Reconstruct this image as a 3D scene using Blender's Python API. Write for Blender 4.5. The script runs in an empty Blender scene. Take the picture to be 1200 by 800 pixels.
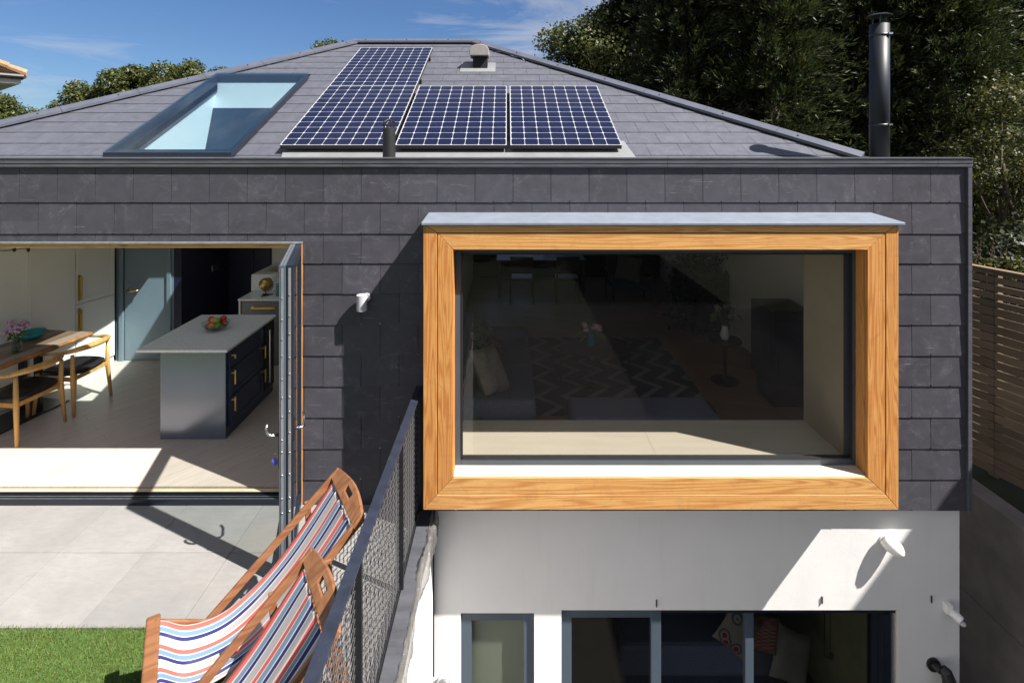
import bpy, math, random
import numpy as np
from mathutils import Vector, Matrix
random.seed(7); rng = np.random.default_rng(11)
S = bpy.context.scene
COL = S.collection
F = 620.0; CX = 594.0; CY = 175.0; ZE = 2.95; D = 4.4
def hx(px, Y): return (px - CX) * Y / F
def hz(py, Y): return ZE - (py - CY) * Y / F
R = math.radians

# ------------------------------------------------------------------ materials
def new_mat(name):
    m = bpy.data.materials.new(name); m.use_nodes = True
    nt = m.node_tree; nt.nodes.clear()
    out = nt.nodes.new('ShaderNodeOutputMaterial')
    return m, nt, out
def nd(nt, typ, **kw):
    n = nt.nodes.new(typ)
    for k, v in kw.items():
        if k.startswith('i_'):
            n.inputs[k[2:].replace('_', ' ')].default_value = v
        else: setattr(n, k, v)
    return n
def mixc(nt, fac, a, b, mode='MIX'):
    n = nt.nodes.new('ShaderNodeMix'); n.data_type = 'RGBA'; n.blend_type = mode
    for i, v in ((0, fac), (6, a), (7, b)):
        if hasattr(v, 'is_linked') or isinstance(v, bpy.types.NodeSocket): nt.links.new(v, n.inputs[i])
        else: n.inputs[i].default_value = v if i == 0 else (v[0], v[1], v[2], 1)
    return n.outputs[2]
def math_n(nt, op, a, b=0.0, c=0.0):
    n = nt.nodes.new('ShaderNodeMath'); n.operation = op
    for i, v in enumerate((a, b, c)):
        if isinstance(v, bpy.types.NodeSocket): nt.links.new(v, n.inputs[i])
        else: n.inputs[i].default_value = v
    return n.outputs[0]
def ramp(nt, fac, stops, interp='LINEAR'):
    n = nt.nodes.new('ShaderNodeValToRGB'); n.color_ramp.interpolation = interp
    e = n.color_ramp.elements
    while len(e) < len(stops): e.new(0.5)
    for i, (p, c) in enumerate(stops):
        e[i].position = p; e[i].color = (c[0], c[1], c[2], 1) if hasattr(c, '__len__') else (c, c, c, 1)
    if isinstance(fac, bpy.types.NodeSocket): nt.links.new(fac, n.inputs[0])
    return n.outputs[0]
def coords(nt, scale=(1, 1, 1), rot=(0, 0, 0), loc=(0, 0, 0), kind='Object'):
    tc = nt.nodes.new('ShaderNodeTexCoord'); mp = nt.nodes.new('ShaderNodeMapping')
    mp.inputs['Scale'].default_value = scale; mp.inputs['Rotation'].default_value = rot; mp.inputs['Location'].default_value = loc
    nt.links.new(tc.outputs[kind], mp.inputs[0]); return mp.outputs[0]
def noise(nt, vec, scale, detail=4, rough=.55, dist=0):
    n = nt.nodes.new('ShaderNodeTexNoise'); n.inputs['Scale'].default_value = scale
    n.inputs['Detail'].default_value = detail; n.inputs['Roughness'].default_value = rough; n.inputs['Distortion'].default_value = dist
    nt.links.new(vec, n.inputs['Vector']); return n.outputs['Fac']
def principled(nt, out, col, rough=.5, metal=0, spec=.5, bump=None, bstr=.2, bdist=.01, **kw):
    p = nt.nodes.new('ShaderNodeBsdfPrincipled')
    for nm, v in (('Base Color', col), ('Roughness', rough), ('Metallic', metal), ('Specular IOR Level', spec)):
        if isinstance(v, bpy.types.NodeSocket): nt.links.new(v, p.inputs[nm])
        elif nm == 'Base Color': p.inputs[nm].default_value = (v[0], v[1], v[2], 1)
        else: p.inputs[nm].default_value = v
    for k, v in kw.items(): p.inputs[k.replace('_', ' ')].default_value = v
    if bump is not None:
        b = nt.nodes.new('ShaderNodeBump'); b.inputs['Strength'].default_value = bstr; b.inputs['Distance'].default_value = bdist
        nt.links.new(bump, b.inputs['Height']); nt.links.new(b.outputs[0], p.inputs['Normal'])
    nt.links.new(p.outputs[0], out.inputs[0]); return p
def island(nt):
    return nt.nodes.new('ShaderNodeNewGeometry').outputs['Random Per Island']
def M(name, col, rough=.5, var=.12, scale=6, bump=0, bscale=60, metal=0, spec=.5, isl=0, rvar=0, stretch=(1, 1, 1), **kw):
    m, nt, out = new_mat(name)
    v = coords(nt, stretch)
    n = noise(nt, v, scale, 5, .6)
    lo = [c * (1 - var) for c in col]; hi = [min(1, c * (1 + var)) for c in col]
    c = ramp(nt, n, [(.3, lo), (.7, hi)])
    if isl:
        c = mixc(nt, 1, c, ramp(nt, island(nt), [(0, 1 - isl), (1, 1.0)]), 'MULTIPLY')
    b = noise(nt, v, bscale, 4, .6) if bump else None
    r = rough
    if rvar:
        r = math_n(nt, 'MULTIPLY_ADD', noise(nt, v, scale * 2.3, 4), rvar, rough - rvar / 2)
    principled(nt, out, c, r, metal, spec, b, bump, .01, **kw)
    return m
def wood(name, ca, cb, cc, axis, freq=55, rough=.55, isl=.12, wave=1.0, knots=True):
    """flat sawn boards: rings sliced at a shallow angle, long axis = axis"""
    m, nt, out = new_mat(name)
    sc = [1, 1, 1]; sc[axis] = .05
    v0 = coords(nt)
    isr = island(nt)
    cmb = nt.nodes.new('ShaderNodeCombineXYZ')
    for i in range(3): nt.links.new(math_n(nt, 'MULTIPLY', isr, (7.3, 3.1, 5.7)[i]), cmb.inputs[i])
    ad = nt.nodes.new('ShaderNodeVectorMath'); ad.operation = 'ADD'
    nt.links.new(v0, ad.inputs[0]); nt.links.new(cmb.outputs[0], ad.inputs[1])
    mp = nt.nodes.new('ShaderNodeMapping'); mp.inputs['Scale'].default_value = sc
    nt.links.new(ad.outputs[0], mp.inputs[0]); v = mp.outputs[0]
    big = noise(nt, v, 6, 3, .4, .25)
    ringv = math_n(nt, 'SINE', math_n(nt, 'MULTIPLY', big, freq * wave))
    ringf = math_n(nt, 'MULTIPLY_ADD', ringv, .5, .5)
    ringf = math_n(nt, 'POWER', ringf, 1.8)
    fine = noise(nt, v, 140, 3, .6)
    big2 = noise(nt, v0, 2.5, 3, .5)
    c = mixc(nt, ringf, ca, cb)
    c = mixc(nt, ramp(nt, fine, [(.35, 0), (.75, .5)]), c, cb)
    c = mixc(nt, ramp(nt, big2, [(.4, 0), (.75, .6)]), c, cc)
    wz = noise(nt, coords(nt), 9, 6, .7, 1.0); c = mixc(nt, ramp(nt, wz, [(.52, 0), (.74, .38)]), c, [x * .55 + .03 for x in cb])
    c = mixc(nt, 1, c, ramp(nt, isr, [(0, 1 - isl), (1, 1.0)]), 'MULTIPLY')
    if knots:
        vo = nt.nodes.new('ShaderNodeTexVoronoi'); vo.inputs['Scale'].default_value = 2.6
        mk = nt.nodes.new('ShaderNodeMapping'); s2 = [1, 0, 1]; s2[axis] = .5; mk.inputs['Scale'].default_value = s2
        nt.links.new(ad.outputs[0], mk.inputs[0]); nt.links.new(mk.outputs[0], vo.inputs['Vector'])
        c = mixc(nt, ramp(nt, vo.outputs['Distance'], [(.03, .8), (.075, 0)]), c, [x * .35 for x in cb])
    principled(nt, out, c, rough, 0, .4, fine, .12, .004)
    return m
def glass(name, tint=(.8, .85, .85), ior=1.5, rough=0.0, gcol=(1, 1, 1), dust=0.0):
    m, nt, out = new_mat(name)
    t = nt.nodes.new('ShaderNodeBsdfTransparent'); t.inputs[0].default_value = (*tint, 1)
    g = nt.nodes.new('ShaderNodeBsdfGlossy'); g.inputs['Roughness'].default_value = rough; g.inputs[0].default_value = (*gcol, 1)
    lw = nt.nodes.new('ShaderNodeLayerWeight'); lw.inputs[0].default_value = .5; f0 = ((ior - 1) / (ior + 1)) ** 2
    fr = math_n(nt, 'MULTIPLY_ADD', math_n(nt, 'POWER', lw.outputs['Facing'], 5), 1 - f0, f0)
    mx = nt.nodes.new('ShaderNodeMixShader'); nt.links.new(fr, mx.inputs[0])
    nt.links.new(t.outputs[0], mx.inputs[1]); nt.links.new(g.outputs[0], mx.inputs[2])
    last = mx.outputs[0]
    if dust:
        d = nt.nodes.new('ShaderNodeBsdfDiffuse'); d.inputs[0].default_value = (.5, .52, .55, 1)
        m2 = nt.nodes.new('ShaderNodeMixShader')
        nt.links.new(math_n(nt, 'MULTIPLY', noise(nt, coords(nt), 3, 5), dust), m2.inputs[0])
        nt.links.new(last, m2.inputs[1]); nt.links.new(d.outputs[0], m2.inputs[2]); last = m2.outputs[0]
    nt.links.new(last, out.inputs[0]); return m
def leafmat(name, ca, cb, cc, trans=.35, rough=.5):
    m, nt, out = new_mat(name)
    i = island(nt); big = noise(nt, coords(nt), .6, 3)
    c = ramp(nt, i, [(0, ca), (.6, cb), (1, cc)])
    c = mixc(nt, ramp(nt, big, [(.35, 0), (.7, .5)]), c, cb)
    p = nt.nodes.new('ShaderNodeBsdfPrincipled'); nt.links.new(c, p.inputs['Base Color'])
    p.inputs['Roughness'].default_value = rough; p.inputs['Specular IOR Level'].default_value = .35
    t = nt.nodes.new('ShaderNodeBsdfTranslucent'); nt.links.new(c, t.inputs[0])
    mx = nt.nodes.new('ShaderNodeMixShader'); mx.inputs[0].default_value = trans
    nt.links.new(p.outputs[0], mx.inputs[1]); nt.links.new(t.outputs[0], mx.inputs[2]); nt.links.new(mx.outputs[0], out.inputs[0])
    return m

def slate_mat(name, col, isl=.2, warm=0, shade=1.0, scr=.7):
    m, nt, out = new_mat(name)
    v = coords(nt)
    n = noise(nt, v, 9, 6, .65); n2 = noise(nt, v, 70, 4, .7)
    lo = [c * .86 for c in col]; hi = [c * 1.15 for c in col]
    c = ramp(nt, n, [(.3, lo), (.7, hi)])
    c = mixc(nt, 1, c, ramp(nt, island(nt), [(0, 1 - isl), (1, 1)]), 'MULTIPLY')
    # pale scuffs and handling scratches
    vs = coords(nt, (1, 1, 1), (0.2, .7, .3))
    sc = noise(nt, vs, 5, 8, .75, 1.5); sp = noise(nt, v, 160, 2, .5)
    msk = math_n(nt, 'MULTIPLY', ramp(nt, sc, [(.52, 0), (.68, 1)]), ramp(nt, sp, [(.42, 0), (.75, .6 * scr)]))
    c = mixc(nt, msk, c, (.30, .30, .32))
    for rr_, th_ in (((.3, .9, .5), .70), ((1.2, -.6, .2), .71)):
        s3 = noise(nt, coords(nt, (3, 3, 60), rr_), 1.2, 3, .5); s4 = noise(nt, coords(nt, (1, 1, 1), loc=(3.1 * th_, 2, 1)), 3.5, 4, .6)
        c = mixc(nt, math_n(nt, 'MULTIPLY', ramp(nt, s3, [(th_ - .03, 0), (th_ + .01, .5 * scr)]), ramp(nt, s4, [(.5, 0), (.6, 1)])), c, (.26, .26, .28))
    principled(nt, out, c, math_n(nt, 'MULTIPLY_ADD', n, .25, .42), 0, .4, math_n(nt, 'ADD', n, math_n(nt, 'MULTIPLY', n2, .4)), .35, .004)
    return m

mt = {}
mt['slate'] = slate_mat('slate', (.056, .054, .067))
mt['roofslate'] = slate_mat('roof_slate', (.074, .077, .096), .07, scr=.4)
mt['dark'] = M('dark_backing', (.008, .008, .01), .9)
mt['gutter'] = M('gutter_metal', (.07, .073, .085), .4, .25, 12, .1, 40, 0, .5, stretch=(.4, 1, 3))
mt['hip'] = M('hip_metal', (.075, .08, .105), .42, .15, 6, metal=0)
mt['lead'] = M('lead', (.20, .23, .28), .42, .12, 9, .15, 30, metal=.2)
mt['leadg'] = M('lead_apron', (.16, .165, .17), .6, .12, 6, .1, 20)
def render_mat():
    m, nt, out = new_mat('white_render'); v = coords(nt)
    n1 = noise(nt, v, 1.4, 5, .6); n2 = noise(nt, coords(nt, (5, 5, .5)), 2.2, 5, .6); n3 = noise(nt, v, 230, 3, .7); n4 = noise(nt, v, 14, 4)
    c = ramp(nt, n1, [(.3, (.66, .65, .645)), (.7, (.71, .70, .69))])
    c = mixc(nt, ramp(nt, n2, [(.55, 0), (.8, .30)]), c, (.56, .54, .51))
    principled(nt, out, c, .9, 0, .3, math_n(nt, 'ADD', n3, math_n(nt, 'MULTIPLY', n4, .8)), .4, .004); return m
mt['render'] = render_mat()
mt['render_w'] = M('window_reveal_white', (.78, .77, .74), .8, .04, 4)
LA, LB, LC = (.66, .375, .135), (.46, .195, .052), (.58, .285, .085)
mt['larch_x'] = wood('larch_long_x', LA, LB, LC, 0, 170)
mt['larch_z'] = wood('larch_long_z', (.65, .325, .10), (.45, .165, .038), (.57, .245, .064), 2, 170, isl=.2)
mt['larch_y'] = wood('larch_long_y', LA, LB, LC, 1, 60)
mt['frame'] = M('anthracite_frame', (.055, .075, .10), .35, .06, 5, spec=.5)
mt['frame_dk'] = M('dark_frame', (.012, .016, .026), .3, .06, 5)
mt['alu'] = M('bare_aluminium', (.45, .46, .48), .35, .2, 20, metal=.8, stretch=(1, 1, .3))
mt['steel'] = M('brushed_steel', (.55, .55, .55), .25, .1, 30, metal=1)
mt['brass'] = M('brass', (.72, .47, .16), .28, .1, 20, metal=1)
mt['black_metal'] = M('black_metal', (.010, .011, .014), .42, .3, 25, .05, 60)
mt['rail_metal'] = M('rail_metal', (.016, .020, .034), .5, .3, 14, .1, 80)
mt['black'] = M('black_plastic', (.012, .012, .013), .5, .2)
mt['glass_bay'] = glass('bay_glass', (.87, .87, .87), 1.30, dust=.008)
mt['glass'] = glass('clear_glass', (.93, .95, .95), 1.45)
mt['glass_sky'] = glass('skylight_glass', (.83, .92, .96), 1.75)
mt['glass_low'] = glass('lower_glass', (.76, .78, .76), 1.5)
mt['glass_frost'] = M('frosted_blind', (.40, .42, .36), .35, .08, 2)
mt['vase_glass'] = glass('vase_glass', (.8, .88, .86), 1.4)
mt['cream'] = M('cream_wall', (.80, .77, .70), .7, .03, 3)
mt['seat'] = M('pale_birch_ply', (.66, .60, .47), .45, .06, 5, stretch=(.3, 3, 1))
mt['cab'] = M('cream_cabinet_paint', (.76, .73, .66), .45, .02, 3)
mt['ceil'] = M('ceiling_white', (.88, .88, .86), .8, .02)
mt['navy'] = M('navy_paint', (.010, .012, .035), .45, .05, 4)
mt['navy_gloss'] = M('navy_satin_paint', (.014, .028, .075), .26, .04, 4, spec=.7)
mt['door_blue'] = M('grey_blue_door_paint', (.17, .22, .25), .42, .04, 4)
mt['unit'] = M('grey_unit_paint', (.20, .19, .19), .45, .04, 4)
mt['quartz'] = M('quartz_worktop', (.74, .72, .71), .3, .09, 35, isl=0)
mt['oak'] = wood('chair_oak', (.66, .38, .12), (.50, .25, .07), (.60, .32, .10), 2, 40, .4, .05, knots=False)
mt['leather'] = M('black_leather', (.014, .011, .012), .42, .2, 12, .2, 90)
mt['teak'] = wood('deckchair_teak', (.27, .125, .058), (.18, .072, .030), (.23, .098, .042), 0, 45, .5, .12, knots=False)
mt['teal'] = M('teal_ceramic', (.01, .22, .25), .2, .2, 9)
mt['bluecer'] = M('blue_ceramic', (.14, .30, .38), .35, .3, 30, stretch=(1, 1, 6))
mt['leaf_in'] = M('stem_green', (.08, .16, .03), .5, .3)
mt['pink'] = M('pink_petals', (.62, .38, .52), .6, .2, 40, isl=.25)
mt['fruit_red'] = M('red_fruit', (.45, .045, .03), .35, .5, 18)
mt['fruit_green'] = M('green_fruit', (.20, .32, .04), .35, .3, 18)
mt['fruit_or'] = M('orange_fruit', (.62, .22, .04), .35, .3, 18)
mt['gold'] = M('gold_leaf', (.50, .33, .12), .3, .4, 14, metal=.9)
mt['white_pl'] = M('white_plastic', (.78, .77, .74), .4, .05)
mt['grey_lamp'] = M('grey_lamp_metal', (.42, .42, .44), .4, .05)
mt['concrete'] = M('retaining_concrete', (.22, .20, .185), .85, .28, 1.8, .3, 30)
mt['soil'] = M('soil', (.05, .04, .025), .95, .3, 5)
mt['sofa'] = M('navy_cord_fabric', (.050, .062, .10), .9, .3, 60, .3, 120)
mt['ottoman'] = M('blue_grey_cord', (.11, .12, .17), .9, .3, 40, .3, 80, stretch=(8, 1, 1))
mt['cushion'] = M('linen_cushion', (.20, .18, .15), .9, .25, 9, .3, 100)
mt['cushion_w'] = M('white_cushion', (.17, .16, .145), .9, .1, 9)
mt['walnut'] = M('dark_walnut', (.045, .022, .014), .4, .3, 6, stretch=(1, 6, 6))
mt['terra'] = M('rusty_pot', (.12, .05, .03), .6, .2)
mt['tile_red'] = M('clay_roof_tile', (.42, .24, .13), .8, .35, 9, isl=.35)
mt['fascia'] = M('fascia_white', (.50, .49, .46), .6, .05)
mt['housewall'] = M('neighbour_wall', (.55, .5, .42), .9, .06)

def floor_mat(name, ca, cb, ang, w=.16, ln=1.8, rough=.45):
    m, nt, out = new_mat(name)
    v = coords(nt, rot=(0, 0, ang))
    br = nt.nodes.new('ShaderNodeTexBrick'); nt.links.new(v, br.inputs['Vector'])
    br.inputs['Scale'].default_value = 1; br.inputs['Brick Width'].default_value = ln; br.inputs['Row Height'].default_value = w
    br.inputs['Mortar Size'].default_value = .0025; br.inputs['Color1'].default_value = (*ca, 1); br.inputs['Color2'].default_value = (*cb, 1)
    br.inputs['Mortar'].default_value = (*[c * .7 for c in cb], 1); br.inputs['Bias'].default_value = 0
    mp = nt.nodes.new('ShaderNodeMapping'); mp.inputs['Scale'].default_value = (.7, 9, 1); nt.links.new(v, mp.inputs[0])
    g = noise(nt, mp.outputs[0], 6, 6, .65, .6)
    c = mixc(nt, ramp(nt, g, [(.35, 0), (.75, .7)]), br.outputs['Color'], [x * .68 for x in cb])
    principled(nt, out, c, rough, 0, .45, g, .05, .003); return m
mt['oakfloor'] = floor_mat('limed_oak_floor', (.56, .475, .41), (.51, .43, .365), R(-52))
mt['darkfloor'] = floor_mat('living_room_floor', (.34, .21, .14), (.28, .17, .11), R(20))

def paver_mat():
    m, nt, out = new_mat('porcelain_paving')
    v = coords(nt)
    n1 = noise(nt, v, 1.7, 6, .6, .5)
    vs = coords(nt, (1, 3.2, 1)); n2 = noise(nt, vs, 9, 6, .7, .8); n3 = noise(nt, v, 140, 2)
    c = ramp(nt, n1, [(.3, (.205, .20, .196)), (.7, (.275, .265, .255))])
    c = mixc(nt, ramp(nt, n2, [(.42, 0), (.68, .55)]), c, (.19, .188, .185))
    c = mixc(nt, 1, c, ramp(nt, island(nt), [(0, .88), (1, 1)]), 'MULTIPLY')
    n4 = noise(nt, v, .9, 3); c = mixc(nt, ramp(nt, n4, [(.55, 0), (.7, .35)]), c, (.31, .26, .215))
    principled(nt, out, c, .7, 0, .35, n3, .12, .002); return m
mt['paver'] = paver_mat()

def fabric_mat():
    m, nt, out = new_mat('striped_canvas')
    uv = nt.nodes.new('ShaderNodeUVMap'); sep = nt.nodes.new('ShaderNodeSeparateXYZ'); nt.links.new(uv.outputs[0], sep.inputs[0])
    f = math_n(nt, 'FRACT', math_n(nt, 'MULTIPLY_ADD', sep.outputs[0], 2.95, .945))
    W = (.60, .585, .56)
    c = ramp(nt, f, [(0, (.66, .12, .10)), (.185, W), (.235, (.16, .25, .35)), (.43, W), (.475, (.030, .034, .15)), (.635, W), (.69, (.36, .35, .345)), (.94, W)], 'CONSTANT')
    wv = noise(nt, coords(nt, kind='UV', scale=(300, 700, 1)), 1, 2)
    sl = noise(nt, coords(nt), 7, 4)
    c = mixc(nt, ramp(nt, sl, [(.5, 0), (.8, .25)]), c, (.35, .33, .31))
    p = principled(nt, out, c, .85, 0, .2, wv, .25, .002)
    t = nt.nodes.new('ShaderNodeBsdfTranslucent'); nt.links.new(c, t.inputs[0])
    mx = nt.nodes.new('ShaderNodeMixShader'); mx.inputs[0].default_value = .18
    nt.links.new(p.outputs[0], mx.inputs[1]); nt.links.new(t.outputs[0], mx.inputs[2]); nt.links.new(mx.outputs[0], out.inputs[0])
    return m
mt['canvas'] = fabric_mat()

def pv_mat():
    m, nt, out = new_mat('solar_cells')
    uv = nt.nodes.new('ShaderNodeUVMap'); sep = nt.nodes.new('ShaderNodeSeparateXYZ'); nt.links.new(uv.outputs[0], sep.inputs[0])
    fx = math_n(nt, 'ABSOLUTE', math_n(nt, 'SUBTRACT', math_n(nt, 'FRACT', math_n(nt, 'MULTIPLY', sep.outputs[0], 8)), .5))
    fy = math_n(nt, 'ABSOLUTE', math_n(nt, 'SUBTRACT', math_n(nt, 'FRACT', math_n(nt, 'MULTIPLY', sep.outputs[1], 12)), .5))
    line = math_n(nt, 'GREATER_THAN', math_n(nt, 'MAXIMUM', fx, fy), .486)
    cor = math_n(nt, 'GREATER_THAN', math_n(nt, 'ADD', fx, fy), .885)
    msk = math_n(nt, 'MAXIMUM', line, cor)
    # fine dark busbar shading across the cell
    n = noise(nt, coords(nt, kind='UV', scale=(8, 12, 1)), 1.3, 2)
    cell = ramp(nt, n, [(.3, (.004, .005, .018)), (.7, (.008, .009, .034))])
    c = mixc(nt, msk, cell, (.42, .43, .46))
    principled(nt, out, c, .12, 0, .55); return m
mt['pv'] = pv_mat()
mt['pvframe'] = M('pv_frame', (.48, .48, .5), .35, .05, metal=.4)
mt['pvblack'] = M('pv_frame_black', (.012, .012, .015), .45, .05)

def rug_mat():
    m, nt, out = new_mat('chevron_rug')
    v = coords(nt); sep = nt.nodes.new('ShaderNodeSeparateXYZ'); nt.links.new(v, sep.inputs[0])
    zig = math_n(nt, 'PINGPONG', sep.outputs[1], .25)
    f = math_n(nt, 'FRACT', math_n(nt, 'MULTIPLY', math_n(nt, 'ADD', sep.outputs[0], zig), 3.2))
    c = ramp(nt, f, [(0, (.05, .05, .06)), (.7, (.22, .21, .20))], 'CONSTANT')
    principled(nt, out, c, .95, 0, .1); return m
mt['rug'] = rug_mat()
def pattern_mat(name, a, b, c3, scale):
    m, nt, out = new_mat(name)
    vo = nt.nodes.new('ShaderNodeTexVoronoi'); vo.inputs['Scale'].default_value = scale; nt.links.new(coords(nt), vo.inputs['Vector'])
    c = ramp(nt, vo.outputs['Distance'], [(0, a), (.18, b), (.30, c3), (.42, b)], 'CONSTANT')
    principled(nt, out, c, .9, 0, .1); return m
mt['ikat'] = pattern_mat('patterned_cloth', (.09, .012, .012), (.10, .09, .078), (.03, .04, .05), 7)
def check_mat():
    m, nt, out = new_mat('red_check_cloth')
    ck = nt.nodes.new('ShaderNodeTexChecker'); ck.inputs['Scale'].default_value = 60
    ck.inputs[1].default_value = (.16, .02, .02, 1); ck.inputs[2].default_value = (.17, .14, .12, 1)
    nt.links.new(coords(nt, rot=(0, .6, 0)), ck.inputs[0]); principled(nt, out, ck.outputs[0], .9, 0, .1); return m
mt['check'] = check_mat()
def fence_mat():
    m, nt, out = new_mat('weathered_fence_board')
    v = coords(nt, (.6, .6, 9)); n = noise(nt, v, 5, 6, .65); n2 = noise(nt, coords(nt), 1.1, 4)
    c = ramp(nt, n, [(.3, (.19, .135, .082)), (.7, (.29, .21, .13))])
    c = mixc(nt, ramp(nt, n2, [(.4, 0), (.7, .7)]), c, (.13, .10, .07))
    c = mixc(nt, 1, c, ramp(nt, island(nt), [(0, .65), (1, 1)]), 'MULTIPLY')
    principled(nt, out, c, .8, 0, .3, n, .3, .004); return m
mt['fence'] = fence_mat()
def tabletop_mat():
    m, nt, out = new_mat('reclaimed_table_planks')
    v = coords(nt, (14, 1, 1)); n = noise(nt, v, 3, 6, .6)
    vi = island(nt)
    c = ramp(nt, vi, [(0, (.22, .14, .09)), (.35, (.33, .25, .19)), (.6, (.13, .07, .045)), (1, (.30, .18, .10))])
    c = mixc(nt, ramp(nt, n, [(.35, 0), (.7, .5)]), c, (.12, .065, .035))
    principled(nt, out, c, .35, 0, .5, n, .1, .003); return m
mt['tabletop'] = tabletop_mat()
mt['tableedge'] = M('live_edge', (.30, .13, .05), .45, .5, 14, .4, 40)
def plastic_mat():
    m, nt, out = new_mat('crumpled_clear_plastic')
    p = nt.nodes.new('ShaderNodeBsdfPrincipled'); p.inputs['Base Color'].default_value = (.20, .19, .18, 1); p.inputs['Roughness'].default_value = .16
    p.inputs['Specular IOR Level'].default_value = .8
    n = noise(nt, coords(nt), 28, 5, .6, 1.5)
    b = nt.nodes.new('ShaderNodeBump'); b.inputs['Strength'].default_value = .9; b.inputs['Distance'].default_value = .02
    nt.links.new(n, b.inputs['Height']); nt.links.new(b.outputs[0], p.inputs['Normal'])
    t = nt.nodes.new('ShaderNodeBsdfTransparent'); mx = nt.nodes.new('ShaderNodeMixShader'); mx.inputs[0].default_value = .5
    nt.links.new(t.outputs[0], mx.inputs[1]); nt.links.new(p.outputs[0], mx.inputs[2]); nt.links.new(mx.outputs[0], out.inputs[0]); return m
mt['plastic'] = plastic_mat()
mt['leaf_broad'] = leafmat('broadleaf', (.035, .05, .012), (.065, .078, .02), (.12, .12, .035), .3, .45)
mt['leaf_con'] = leafmat('conifer_spray', (.009, .015, .006), (.018, .026, .009), (.060, .068, .02), .18, .55)
mt['leaf_con2'] = leafmat('conifer_spray_light', (.012, .020, .007), (.028, .040, .012), (.10, .11, .03), .22, .55)
mt['leaf_yel'] = leafmat('yellowing_leaf', (.018, .026, .007), (.045, .052, .012), (.16, .14, .03), .35, .5)
mt['leaf_hedge'] = leafmat('hedge_leaf', (.03, .05, .012), (.06, .08, .02), (.11, .12, .03), .3, .5)
mt['grassblade'] = leafmat('artificial_grass', (.075, .115, .022), (.12, .165, .035), (.20, .25, .075), .25, .5)
mt['bark'] = M('bark', (.07, .05, .035), .9, .3, 9, .6, 25)
mt['grassbase'] = M('lawn_backing', (.05, .10, .018), .95, .3, 30)
mt['ground'] = M('garden_ground', (.028, .036, .016), .95, .35, .8, .3, 10)
mt['gravel'] = M('side_path_paving', (.13, .12, .11), .9, .25, 4, .4, 40)

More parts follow.
